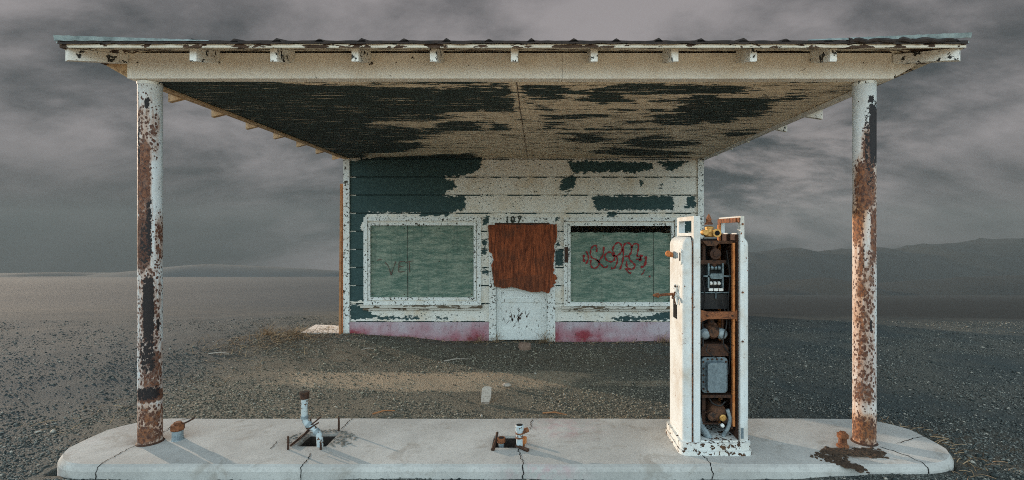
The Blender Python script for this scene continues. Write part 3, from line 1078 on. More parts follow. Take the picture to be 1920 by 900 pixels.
def ribbon(bm, pts, wd, y):
    """flat brush stroke on an upright face, 3 mm thick"""
    n = len(pts)
    rows = []
    for i, (x, z) in enumerate(pts):
        a = pts[max(0, i - 1)]; b = pts[min(n - 1, i + 1)]
        t = Vector((b[0] - a[0], b[1] - a[1]))
        t = t.normalized() if t.length > 1e-9 else Vector((1, 0))
        ww = wd * (0.75 + 0.35 * math.sin(i * 0.9)) / 2
        rows.append([bm.verts.new((x - t.y * ww, y, z + t.x * ww)), bm.verts.new((x + t.y * ww, y, z - t.x * ww)),
                     bm.verts.new((x + t.y * ww, y + .006, z - t.x * ww)), bm.verts.new((x - t.y * ww, y + .006, z + t.x * ww))])
    for a, b in zip(rows, rows[1:]):
        for k in range(4):
            bm.faces.new((a[k], a[(k + 1) % 4], b[(k + 1) % 4], b[k]))
    bm.faces.new(rows[0]); bm.faces.new(rows[-1][::-1])


def spline(pts, n=8):
    P = [Vector(p) for p in pts]
    P = [P[0]] + P + [P[-1]]
    out = []
    for i in range(1, len(P) - 2):
        p0, p1, p2, p3 = P[i - 1:i + 3]
        for k in range(n):
            t = k / n
            out.append(0.5 * ((2 * p1) + (-p0 + p2) * t + (2 * p0 - 5 * p1 + 4 * p2 - p3) * t * t + (-p0 + 3 * p1 - 3 * p2 + p3) * t ** 3))
    out.append(P[-2])
    return [tuple(o) for o in out]


wl = window(win_l, wx(683), wx(902), wz(571), wz(407), wz(421) - .004)
wl['label'] = 'boarded window with grey green plywood filling its white frame'
bm = BM()
for st in ([(722, 492), (728, 500), (733, 516)], [(733, 516), (738, 500), (742, 490)], [(748, 491), (747, 510)], [(748, 491), (758, 490)], [(748, 500), (756, 499)], [(747, 510), (759, 509)],
           [(760, 492), (774, 489)], [(767, 491), (768, 511)], [(706, 488), (716, 486)]):
    bm = BM()
    ribbon(bm, spline([(wx(a), wz(b)) for a, b in st], 5), .013, WY + .002)
    obj('graffiti_stroke', bm, 'redfaint', wl)

wr = window(win_r, wx(1057), wx(1272), wz(573), wz(408), wz(435))
wr['label'] = 'boarded window with red graffiti and dark gap above the board'
bm = BM()


def zg(*pts): return spline([(wx(1080 + a * .14446), wz(430 + b * .14446)) for a, b in pts], 6)


for st, wd in (
        (((105, 330), (100, 380), (108, 425)), .032), (((132, 285), (155, 330), (160, 385), (132, 450)), .022),
        (((268, 295), (270, 225), (235, 208), (200, 250), (188, 310), (205, 365), (260, 390), (300, 430), (285, 480), (235, 505), (195, 470), (192, 395)), .024),
        (((362, 225), (350, 330), (315, 390), (290, 430)), .024), (((270, 395), (320, 450), (365, 492), (405, 490), (408, 470)), .022),
        (((495, 350), (455, 300), (405, 305), (378, 345), (400, 400), (455, 420), (495, 400), (500, 350), (470, 345)), .026),
        (((500, 325), (478, 270), (500, 205), (550, 172), (590, 205), (598, 270), (570, 315), (525, 345), (490, 330)), .026),
        (((525, 345), (540, 400), (520, 465), (490, 510), (462, 505), (462, 485)), .022),
        (((570, 520), (600, 440), (615, 340), (615, 240), (640, 185), (690, 180), (722, 225), (715, 300), (680, 345), (630, 350)), .025),
        (((690, 345), (700, 395), (740, 435), (768, 470), (740, 512), (690, 512), (658, 470), (662, 410)), .024),
        (((722, 240), (750, 195), (790, 185), (812, 215), (805, 280), (790, 350)), .025),
        (((790, 350), (825, 350), (840, 375), (820, 395), (785, 385)), .018), (((852, 330), (840, 370), (828, 415)), .04),
        (((905, 350), (908, 410), (885, 475), (840, 490)), .032), (((890, 520), (878, 560), (850, 590)), .012), (((640, 505), (670, 550), (715, 580)), .014), (((655, 500), (690, 560), (720, 560)), .012), (((955, 600), (962, 625)), .02)):
    bm = BM()
    ribbon(bm, zg(*st), wd * 1.25 * random.uniform(.9, 1.1), WY + .001)
    obj('graffiti_stroke', bm, 'redpaint', wr)

# door with its casing, numerals and the rotten sheet nailed over it
door = empty_part('door', bld)
dx0, dx1, dz1 = door_o[0], door_o[1], door_o[3]
dz0 = wz(638)
bm = BM()
st = .085
yd = WY + .03
box(bm, dx0 + .004, dx0 + st, yd, yd + .04, dz0, dz1 - .004)
box(bm, dx1 - st, dx1 - .004, yd, yd + .04, dz0, dz1 - .004)
for (a, b) in ((640, 617), (567, 560), (545, 530), (440, 420)):
    box(bm, dx0 + st, dx1 - st, yd + .002, yd + .038, max(dz0 + .002, wz(a)), wz(b))
box(bm, dx0 + st, dx1 - st, yd + .022, yd + .036, dz0 + .05, dz1 - .05)
dl = obj('door_leaf', bm, 'door', door, bevel=.003)
cvt = np.array([(v.co + ORIGIN[dl])[:] for v in dl.data.vertices])
for k in range(30):                              # scars of dark wood where the paint has come off
    cx = random.gauss(wx(968), .11); cz = random.gauss(wz(594), .08)
    a = random.uniform(.7, 1.9); L = random.uniform(.015, .065); t = random.uniform(.004, .014)
    dv = Vector((math.cos(a), math.sin(a))) * L
    bm = BM()
    prism(bm, [(cx + dv.x, cz + dv.y), (cx + t, cz + t * .4), (cx - dv.x, cz - dv.y), (cx - t, cz - t * .2)], 1, yd + .0185, yd + .0235)
    obj('bare_wood_scar', bm, 'rod', door)
bm = BM()
box(bm, wx(917), dx0 - .002, WY - .034, WY + .07, -.02, dz1 + .10)
box(bm, dx1 + .002, wx(1041), WY - .034, WY + .07, -.02, dz1 + .10)
box(bm, dx0, dx1, WY - .032, WY + .07, dz1 + .002, dz1 + .10)
obj('door_frame', bm, 'trim', bld, bevel=.004)
bm = BM()
box(bm, wx(928), wx(1030), WY - .05, WY - .035, wz(421), wz(418))
obj('header_strip', bm, 'rod', door)
zc = lambda *pts: [(wx(900 + a * .2946), wz(395 + b * .2946)) for a, b in pts]
outl = zc((55, 92), (130, 88), (300, 90), (487, 86), (490, 140), (488, 190), (472, 222), (476, 260), (468, 340), (465, 365), (474, 372), (463, 398), (486, 408), (492, 432), (474, 442), (484, 458), (466, 466), (474, 480), (448, 490),
          (438, 522), (415, 518), (396, 510), (360, 516), (320, 514), (262, 498), (235, 488), (200, 482), (150, 492), (118, 484), (97, 478), (88, 445), (86, 420), (74, 350), (88, 312), (80, 270), (60, 262), (56, 200))
dense = []
for i in range(len(outl)):
    a, b = Vector(outl[i]), Vector(outl[(i + 1) % len(outl)])
    k_ = max(1, int((b - a).length / .03))
    for k in range(k_):
        q = a.lerp(b, k / k_)
        dense.append((q.x + random.uniform(-.006, .006), q.y + random.uniform(-.006, .006)))
bm = BM()
vs = [bm.verts.new((x, WY - .068, z)) for x, z in dense]
f0 = bm.faces.new(vs)
r = bmesh.ops.extrude_face_region(bm, geom=[f0])
bmesh.ops.translate(bm, vec=(0, .016, 0), verts=[v for v in r['geom'] if isinstance(v, bmesh.types.BMVert)])
bmesh.ops.triangulate(bm, faces=bm.faces[:])
cvo = obj('door_cover', bm, 'cover', door)
cvo['label'] = 'rotten rust brown plywood sheet nailed over the upper door'
bm = BM()                                        # a torn lower ply, set slightly back
inner = zc((95, 440), (240, 420), (400, 400), (400, 506), (320, 511), (262, 494), (200, 480), (150, 487), (98, 472))
prism(bm, inner, 1, WY - .074, WY - .0695)
o_ = obj('torn_ply_layer', bm, 'cover', door)
setattr_f(o_, 'peel', np.full(len(o_.data.vertices), 0.45))
bm = BM()
box(bm, wx(1058), wx(1065), WY - .047, WY - .042, wz(492), wz(463))
obj('hinge_plate', bm, 'rod', bld, bevel=.002)
for dg_, pxd in (("1", 947), ("0", 957.5), ("7", 970)):
    cu = bpy.data.curves.new('numeral', 'FONT')
    cu.body = dg_
    cu.size = 0.155
    cu.extrude = .004
    cu.offset = .003
    tmp = bpy.data.objects.new('tmp', cu)
    COL.objects.link(tmp)
    me = bpy.data.meshes.new_from_object(tmp.evaluated_get(bpy.context.evaluated_depsgraph_get()))
    bpy.data.objects.remove(tmp)
    me.transform(Matrix.Translation((wx(pxd), WY - .040, wz(417.5))) @ Matrix.Rotation(R(90), 4, 'X'))
    me.materials.clear()
    link('numeral', me, 'numpaint', bld)

# ---- canopy: soffit, beams, rafters, roof
SX0, SX1 = -3.36, 2.90                            # outer faces of the side beams
BY = 4.05                                         # front of the beam
BZ = 3.164
xs = np.arange(SX0 + .075, SX1 - .07, .026)
ys = np.arange(BY + .10, WY - .001, .024)
ys = np.append(ys, WY - .001)
Xs, Ys = np.meshgrid(xs, ys)
Zs = CEIL + 0.003 * wobn(Xs, Ys, 1.8)
Vs = np.stack([Xs, Ys, Zs], -1).reshape(-1, 3)
gi = np.arange(len(xs) * len(ys)).reshape(len(ys), len(xs))
Fs = np.stack([gi[:-1, :-1], gi[1:, :-1], gi[1:, 1:], gi[:-1, 1:]], -1).reshape(-1, 4)
sof = pydata('soffit', Vs, Fs, 'soffit', bld)


def pz(px, py):
    Y = F * (CEIL - EYE) / (VY - py)
    return ((px - VX) * Y / F, Y)


def c5(*pts): return [pz(300 + a * .3542, min(300, 140 + b * .3542)) for a, b in pts]
def c6(*pts): return [pz(940 + a * .3542, min(300, 140 + b * .3542)) for a, b in pts]


pol = [
    c5((-200, -30), (120, 30), (480, 22), (560, 48), (680, 52), (780, 46), (880, 55), (1020, 62), (1100, 72), (1500, 78), (1650, 62), (1850, 72), (1870, 100), (1880, 130), (1905, 160), (1880, 200), (1700, 192), (1500, 208),
       (1575, 234), (1440, 244), (1170, 248), (1130, 262), (1250, 262), (1390, 294), (1420, 275), (1500, 250), (1715, 250), (1732, 300), (1560, 300), (1380, 320), (1450, 330), (1265, 356), (1420, 368), (1310, 408), (1110, 418), (1110, 438),
       (1650, 415), (1690, 425), (1690, 452), (940, 452), (400, 452)),
    c5((1150, 28), (1300, 30), (1730, 28), (1738, 40), (1500, 46), (1150, 42)), c5((1735, 256), (1860, 258), (1862, 285), (1800, 302), (1732, 302)),
    c6((105, 58), (330, 62), (370, 95), (440, 85), (450, 102), (560, 55), (940, 50), (1100, 55), (1235, 65), (1215, 100), (690, 105), (660, 140), (520, 150), (430, 130), (400, 105), (340, 125), (170, 130), (110, 95)),
    c6((990, 105), (1150, 105), (1160, 130), (1370, 125), (1440, 155), (1440, 175), (1380, 185), (1440, 215), (1300, 230), (1170, 265), (1080, 250), (1010, 270), (830, 270), (760, 235), (780, 210), (900, 205), (920, 165), (1080, 155), (940, 148)),
    c6((200, 210), (550, 206), (640, 215), (690, 230), (560, 228), (400, 237), (220, 240)), c6((212, 248), (335, 250), (340, 260), (240, 288), (215, 270)),
    c6((350, 312), (540, 315), (570, 340), (580, 352), (480, 362), (340, 354), (340, 345), (430, 340), (360, 325)), c6((620, 360), (750, 320), (880, 318), (870, 335), (700, 345), (1070, 350), (1020, 377), (800, 387), (640, 377)),
    c6((1180, 293), (1330, 288), (1320, 325), (1150, 332), (1200, 315)), c6((480, 402), (620, 388), (820, 400), (1050, 413), (1000, 427), (720, 432), (480, 417)),
    c6((120, 415), (215, 432), (150, 436)), c6((190, 163), (270, 178), (265, 192), (200, 182)), c6((0, 440), (450, 446), (450, 452), (0, 452)), c6((500, 440), (900, 430), (1040, 440), (980, 452), (500, 452)),
    c6((0, 50), (40, 70), (80, 110), (150, 150), (110, 160), (60, 155), (70, 190), (0, 200)), c6((780, 180), (860, 185), (860, 195), (790, 195)), c6((580, 178), (700, 180), (700, 188), (590, 186)), c6((450, 290), (520, 290), (510, 302), (460, 300)),
    c6((1530, 110), (1600, 112), (1570, 130), (1540, 126)), c6((640, 250), (760, 240), (820, 250), (700, 260)), c6((680, 296), (760, 288), (740, 304)),
]
Psf = Vs[:, :2]
best = np.full(len(Psf), -1.0)
for p in pol:
    q = np.array(p)
    # distances across the boards count for more than along them
    best = np.maximum(best, sdf(Psf * (0.45, 1.0), q * (0.45, 1.0)))
base = np.clip(best / 0.10 * 0.5 + 0.5, 0, 1)
# thin remnants scattered across the worn right half
base = np.maximum(base, 0.40 * np.exp(-((Psf[:, 0] - 0.9) / 1.5) ** 2 - ((Psf[:, 1] - 6.4) / 1.6) ** 2))
# paint survives in a band along the seam
seam = np.exp(-((Psf[:, 0] + 0.19 + 0.003 * np.sin(Psf[:, 1] * 9)) / 0.05) ** 2)
base = base * (1 - 0.75 * seam)
setattr_f(sof, 'peel', base)
bm = BM()
n = 16
for k in range(n):                                # the butt joint down the middle of the soffit boards
    y0, y1 = BY + .12 + (WY - BY - .2) * k / n, BY + .12 + (WY - BY - .2) * (k + 1) / n - .004
    ox = random.uniform(-.006, .006)
    box(bm, -.192 + ox, -.186 + ox, y0, y1, CEIL - .0065, CEIL - .0035)
obj('soffit_joint', bm, 'rod', bld)


def bar(bm, x0, x1, y0, y1, zf, h):
    """a rafter-like bar: zf(x,y) gives its underside"""
    vs = []
    for dz_ in (0, h):
        for (x, y) in ((x0, y0), (x1, y0), (x1, y1), (x0, y1)):
            vs.append(bm.verts.new((x, y, zf(x, y) + dz_)))
    for f in ((0, 1, 2, 3), (4, 5, 6, 7), (0, 1, 5, 4), (1, 2, 6, 5), (2, 3, 7, 6), (3, 0, 4, 7)):
        bm.faces.new([vs[i] for i in f])


PITCH = 0.287
YE, XL, XR = 3.70, -3.575, 3.19                   # eave edges: front, left, right
YB = BYB + .3
ZE = 3.285                                        # underside of the roof boards at the eave


def roof_z(x, y):
    return ZE + PITCH * max(0, min(y - YE, x - XL, XR - x, YB - y))


bm = BM()
bmx = np.linspace(SX0, SX1, 40)
for k in range(len(bmx) - 1):
    pass
box(bm, SX0 + .001, 0.19, BY, BY + .09, BZ, 3.372)
b1 = obj('front_beam', bm, 'beam', bld, bevel=.006)
bm = BM()
box(bm, 0.1935, SX1 - .001, BY, BY + .09, BZ - .001, 3.372)
obj('front_beam', bm, 'beam', bld, bevel=.006)
for x0 in (SX0, SX1 - .07):
    bm = BM()
    box(bm, x0, x0 + .07, BY + .093, WY + .2, BZ + .001, 3.36)
    obj('side_beam', bm, 'sidebeam' if x0 < 0 else 'beam', bld, bevel=.005)
# small moulding between soffit and side beams
for x0 in (SX0 + .074, SX1 - .072 - .045):
    bm = BM()
    box(bm, x0, x0 + .045, BY + .095, WY - .03, CEIL - .020, CEIL - .004)
    obj('soffit_moulding', bm, 'sidebeam' if x0 < 0 else 'beam', bld, bevel=.004)

tails = [-2.618 + .608 * k for k in range(9)]
for i, x in enumerate(tails):
    bm = BM()
    jit = random.uniform(-.008, .008)
    bar(bm, x - .026 + jit, x + .026 + jit, 3.765 + random.uniform(-.01, .012), BY - .001, lambda X, Y: 3.205 + PITCH * (Y - 3.765), .098)
    o_ = obj('rafter_tail', bm, 'tail', bld, bevel=.004)
    if i == 8: o_['label'] = 'leaning rafter tail with dark stain beside it'
for k in range(8):                                # tails along the left eave
    y = 4.77 + .627 * k
    bm = BM()
    prism(bm, [(XL + .03, 3.155), (SX0 - .001, 3.20), (SX0 - .001, 3.335), (XL + .03, 3.275)], 1, y - .024, y + .024)
    obj('rafter_tail', bm, 'sidebeam', bld)
for y in (5.53, 6.22, 7.0, 7.6, 8.2):             # the right eave has lost most of its tails
    bm = BM()
    L = {5.53: .0, 6.22: .05}.get(y, .19)
    prism(bm, [(XR - .035 - L, 3.165), (SX1 + .001, 3.205), (SX1 + .001, 3.335), (XR - .035 - L, 3.285 + L * .2)], 1, y - .024, y + .024)
    obj('rafter_tail', bm, 'tail', bld)
for sx, xe, xb in ((-1, XL + .02, SX0), (1, XR - .02, SX1)):          # corner rafters run out diagonally under the hips
    bm = BM()
    dirv = Vector((xe - xb, (3.735 - BY))).normalized()
    nrm = Vector((-dirv.y, dirv.x)) * .026
    A, B = Vector((xe, 3.735)), Vector((xb, BY)) 
    base_ = [A + nrm, A - nrm, B - nrm, B + nrm]
    lo = [bm.verts.new((p.x, p.y, 3.20 + (0.085 if i > 1 else 0))) for i, p in enumerate(base_)]
    hi = [bm.verts.new((p.x, p.y, 3.292 + (0.06 if i > 1 else 0))) for i, p in enumerate(base_)]
    bm.faces.new(lo); bm.faces.new(hi)
    for i in range(4):
        bm.faces.new((lo[i], lo[(i + 1) % 4], hi[(i + 1) % 4], hi[i]))
    obj('hip_rafter', bm, 'tail', bld)
    bm = BM()                                     # sloping return board closing the corner behind the beam end
    xa, xo = xb + sx * .002, xb + sx * .19
    prism(bm, [(xa, BZ + .004), (xo, 3.275), (xo, 3.315), (xa, 3.365)], 1, BY + .03, BY + .07)
    obj('eave_return', bm, 'sidebeam' if sx < 0 else 'beam', bld)


def hip_shell(bm, dz0, dz1, ex=0.0):
    xl, xr, ye, yb = XL - ex, XR + ex, YE - ex, YB + ex
    half = (xr - xl) / 2
    zr = PITCH * half
    pts = [(xl, ye, 0), (xr, ye, 0), (xr, yb, 0), (xl, yb, 0), (xl + half, ye + half, zr), (xl + half, yb - half, zr)]
    faces = [(0, 1, 4), (1, 2, 5, 4), (2, 3, 5), (3, 0, 4, 5)]
    lo = [bm.verts.new((x, y, ZE + dz0 + z)) for x, y, z in pts]
    hi = [bm.verts.new((x, y, ZE + dz1 + z)) for x, y, z in pts]
    for f in faces:
        bm.faces.new([lo[i] for i in f][::-1])
        bm.faces.new([hi[i] for i in f])
    for i in range(4):
        j = (i + 1) % 4
        bm.faces.new((lo[i], lo[j], hi[j], hi[i]))


bm = BM()
hip_shell(bm, 0.001, 0.028)
obj('roof_boards', bm, 'edge', bld)
bm = BM()
hip_shell(bm, 0.030, 0.042, 0.012)
roof = obj('roof', bm, 'rooftop', bld)
x = XL + .05
while x < XR - .03:                                # standing ribs end as little bumps along the eave
    bm = BM()
    ln = min(x - XL, XR - x)
    w0, h0 = random.uniform(.03, .042), random.uniform(.016, .026)
    n = 5
    rows = []
    for k in range(n + 1):
        y = YE - .016 + (ln + .0) * k / n
        z = ZE + .043 + PITCH * max(0, (y - YE)) 
        rows.append([bm.verts.new((x - w0, y, z - .004)), bm.verts.new((x - w0 * .4, y, z + h0 * .6)), bm.verts.new((x, y, z + h0)), bm.verts.new((x + w0 * .5, y, z + h0 * .55)), bm.verts.new((x + w0, y, z - .004))])
    for a, b in zip(rows, rows[1:]):
        for q in range(4):
            bm.faces.new((a[q], a[q + 1], b[q + 1], b[q]))
    bm.faces.new(rows[0])
    obj('rib', bm, 'roofdark', roof)
    x += .3155
bm = BM()                                          # ragged dark sheet edge hanging along the eave
n = 130
prev = None
for k in range(n + 1):
    x = XL + (XR - XL) * k / n
    lo, hi = ZE + .026 + random.uniform(-.006, .004), ZE + .047 + random.uniform(-.002, .003)
    cur = [bm.verts.new((x, YE - .016, lo)), bm.verts.new((x, YE - .016, hi)), bm.verts.new((x, YE - .0125, hi)), bm.verts.new((x, YE - .0125, lo))]
    if prev:
        for q in range(4):
            bm.faces.new((prev[q], prev[(q + 1) % 4], cur[(q + 1) % 4], cur[q]))
    prev = cur
obj('sheet_edge', bm, 'roofdark', roof)


def flashing(xa, xb, lo_a, hi_a, lo_b, hi_b, n=30):
    bm = BM()
    prev = None
    for k in range(n + 1):
        t = k / n
        x = xa + (xb - xa) * t
        lo = lo_a + (lo_b - lo_a) * t + .004 * math.sin(k * 1.9) * (1 - t)
        hi = hi_a + (hi_b - hi_a) * t + .002 * math.sin(k * 2.7)
        cur = [bm.verts.new((x, YE - .021, lo)), bm.verts.new((x, YE - .030 + .012 * t, hi)), bm.verts.new((x, YE - .018, hi - .002)), bm.verts.new((x, YE - .017, lo))]
        if prev:
            for q in range(4):
                bm.faces.new((prev[q], prev[(q + 1) % 4], cur[(q + 1) % 4], cur[q]))
        else:
            bm.faces.new(cur)
        prev = cur
    bm.faces.new(prev)
    obj('flashing', bm, 'teal', roof)


flashing(XL - .018, -2.45, ZE + .044, ZE + .082, ZE + .043, ZE + .050)
flashing(XR + .018, 2.0, ZE + .066, ZE + .102, ZE + .046, ZE + .055)
bm = BM()
tube(bm, [(2.30 + .8 * k / 22, YE - .012 + .006 * math.sin(k * 2.1), ZE + .048 + .006 * math.sin(k * 1.3)) for k in range(23)], [.012 + .012 * random.random() for k in range(23)], 8)
obj('torn_felt', bm, 'roofdark', roof)


# ---- posts
def post(px, specs_r, specs_d, specs_t):
    cx = (px - VX) * 4.15 / F
    cy, rad = 4.16, .086
    nu_, nz_ = 64, 300
    z0, z1 = ISL_T - .02, BZ - .0015
    Vp, rust, dark, tint = [], [], [], []
    for j in range(nz_ + 1):
        z = z0 + (z1 - z0) * j / nz_
        for i in range(nu_):
            a = 2 * math.pi * i / nu_
            dent = 1 + .006 * wob(a * 2, z, 2.0, px)
            x, y = cx + rad * dent * math.sin(a), cy - rad * dent * math.cos(a)
            Vp.append((x, y, z))
            u = math.sin(a - math.atan2(-cx, cy))                 # -1 left silhouette, +1 right as met from the road
            py = VY - (z - EYE) * F / 4.07
            r_, d_, t_ = 0, 0, 0
            for (u0, p0, su, sp_, amp) in specs_r: r_ = max(r_, amp * math.exp(-((u - u0) / su) ** 4 - ((py - p0) / sp_) ** 4))
            for (u0, p0, su, sp_, amp) in specs_d: d_ = max(d_, amp * math.exp(-((u - u0) / su) ** 4 - ((py - p0) / sp_) ** 4))
            for (u0, p0, su, sp_, amp) in specs_t: t_ = max(t_, amp * math.exp(-((u - u0) / su) ** 2 - ((py - p0) / sp_) ** 2))
            rust.append(r_); dark.append(d_); tint.append(t_)
    Fp = [(j * nu_ + i, j * nu_ + (i + 1) % nu_, (j + 1) * nu_ + (i + 1) % nu_, (j + 1) * nu_ + i) for j in range(nz_) for i in range(nu_)]
    Fp.append(tuple(nz_ * nu_ + i for i in range(nu_)))
    o = pydata('post', Vp, Fp, 'post', bld, smooth=True)
    setattr_f(o, 'rust', rust); setattr_f(o, 'dark', dark); setattr_f(o, 'tint', tint)
    bm = BM()
    lathe(bm, (cx, cy, BZ - .03), [(rad + .003, 0), (rad + .003, .026)], seg=40)
    cap = obj('collar', bm, 'trim', o)
    bm = BM()
    prof = [(rad + .016, -.004), (rad + .010, .006), (rad + .003, .012), (rad + .001, .013)]
    lathe(bm, (cx, cy, ISL_T), prof, seg=40)
    obj('base_ring', bm, 'rod', o)
    return o


p_l = post(280,
           [(-.55, 230, .75, 60, .55), (-.5, 330, .6, 90, .92), (.3, 250, .5, 60, .5), (-.5, 450, .65, 70, .95), (.7, 450, .4, 60, .62), (-.1, 600, 1.1, 130, .62), (.1, 700, 1.1, 70, .68), (0, 745, 1.2, 14, 1.0),
            (0, 800, 1.3, 50, .70), (-.6, 820, 1, 18, .95)],
           [(-.25, 192, .2, 12, .95), (-.85, 270, .1, 60, .6), (-.1, 430, .28, 75, .66), (-.5, 460, .5, 70, .52), (-.4, 330, .5, 50, .36), (-.15, 580, .46, 66, 1.1), (.6, 610, .14, 14, .8), (-.2, 665, .8, 50, .62), (-.15, 740, 1.1, 15, .75), (-.3, 690, .8, 40, .38)],
           [(0, 800, 1.6, 45, .35), (-.6, 280, .5, 90, .15)])
p_l['label'] = 'white post blackened by peeling rust with red brown foot'
p_r = post(1622,
           [(.35, 290, .6, 60, .75), (.1, 350, 1.0, 55, .92), (-.5, 425, .55, 45, .78), (.75, 440, .3, 70, .8), (-.2, 480, .25, 40, .85), (0, 560, 1.0, 110, .60), (-.1, 620, .5, 90, .66), (.55, 520, .35, 70, .62), (0, 690, 1.1, 90, .58), (0, 735, 1.2, 30, .66),
            (0, 810, 1.3, 35, .80), (-.3, 548, .3, 14, .9)],
           [(.55, 185, .25, 8, .9), (.75, 250, .42, 70, .9), (.2, 260, .25, 70, .55), (.5, 330, .4, 40, .45), (.55, 610, .12, 14, .85), (.6, 500, .25, 40, .35), (-.05, 480, .16, 35, .4)],
           [(-.5, 415, .8, 50, .85), (-.2, 805, 1.6, 50, .6), (-.5, 560, .8, 160, .40), (0, 330, 1.2, 70, .3), (-.2, 550, .4, 20, .6)])
p_r['label'] = 'white post with orange rust bands and a dark bare patch near its top'

# ================================================================== GAS PUMP
PY0 = 3.94
PS = F / PY0


def qx(px): return (px - VX) / PS
def qz(py): return EYE + (VY - py) / PS


pump = empty('gas_pump', (1.41, 4.16, ISL_T), 'old white gas pump with its front cover gone and rusty works exposed', 'gas pump')
GX0, GX1 = 1.144, 1.676
PYB = 4.37
zt = 1.872
zb = ISL_T + .095
bm = BM()
prism(bm, rrect(GX0 - .03, GX1 + .02, PY0 - .045, PYB + .04, .07), 2, ISL_T - .004, ISL_T + .035)
pl = obj('plinth', bm, 'plinth', pump, bevel=.006)
bm = BM()
prism(bm, rrect(GX0 - .022, GX1 + .012, PY0 - .034, PYB + .03, .06), 2, ISL_T + .037, zb)
obj('plinth_top', bm, 'plinth', pump, bevel=.014)


def side_cover(x_out, x_in, sgn):
    """hollow sheet cover: flat outer face with rounded vertical corner and rounded top"""
    bm = BM()
    r = .055
    prof = []                                     # plan outline, from front inner edge round to rear inner edge
    n = 8
    prof.append((x_in, PY0))
    for k in range(n + 1):
        a = math.pi / 2 * k / n
        prof.append((x_out + sgn * (r - r * math.sin(a)) if False else x_out + sgn * r * (1 - math.sin(a)), PY0 + .02 * 0 + r * .6 * (1 - math.cos(a))))
    for k in range(n + 1):
        a = math.pi / 2 * k / n
        prof.append((x_out + sgn * r * (1 - math.cos(a)), PYB - r + r * math.sin(a)))
    prof.append((x_in, PYB))
    cx, cy = x_in, (PY0 + PYB) / 2
    rows = []
    zs_ = list(np.linspace(zb, zt - .07, 40))
    top = [(1.0, z) for z in zs_]
    for k in range(1, 8):
        a = math.pi / 2 * k / 7
        top.append((1 - (1 - math.cos(a)) * .5, zt - .07 + .07 * math.sin(a)))
    for sc_, z in top:
        row = []
        ins = .07 * (1 - sc_) * 2
        for x, y in prof:
            X = x if abs(x - x_in) < 1e-6 else x + sgn * min(ins, abs(x - x_in) * .8)
            Y = min(max(y, PY0 + ins * .8), PYB - ins * .8)
            row.append(bm.verts.new((X, Y, z)))
        rows.append(row)
    for a, b in zip(rows, rows[1:]):
        for k in range(len(a) - 1):
            bm.faces.new((a[k], a[k + 1], b[k + 1], b[k]))
        bm.faces.new((a[-1], a[0], b[0], b[-1]))
    bm.faces.new(rows[-1])
    bm.faces.new(rows[0][::-1])
    return bm


sc_l = obj('side_cover', side_cover(GX0, qx(1297), 1), 'pumpwhite', pump, smooth=False)
sc_r = obj('side_cover', side_cover(GX1, qx(1396), -1), 'pumpwhite', pump, smooth=False)
# rust lines down the seams
for (xx, w_) in ((qx(1297) + .003, .005),):
    bm = BM()
    prev = None
    for k in range(91):
        z0 = zb + (zt - zb - .03) * k / 90
        ww = w_ * random.uniform(.15, 1.3)
        cur = [bm.verts.new(p) for p in ((xx - ww / 2, PY0 - .004, z0), (xx + ww / 2, PY0 - .004, z0), (xx + ww / 2, PY0 + .01, z0), (xx - ww / 2, PY0 + .01, z0))]
        if prev:
            for q in range(4): bm.faces.new((prev[q], prev[(q + 1) % 4], cur[(q + 1) % 4], cur[q]))
        prev = cur
    obj('rust_seam', bm, 'rust', pump)
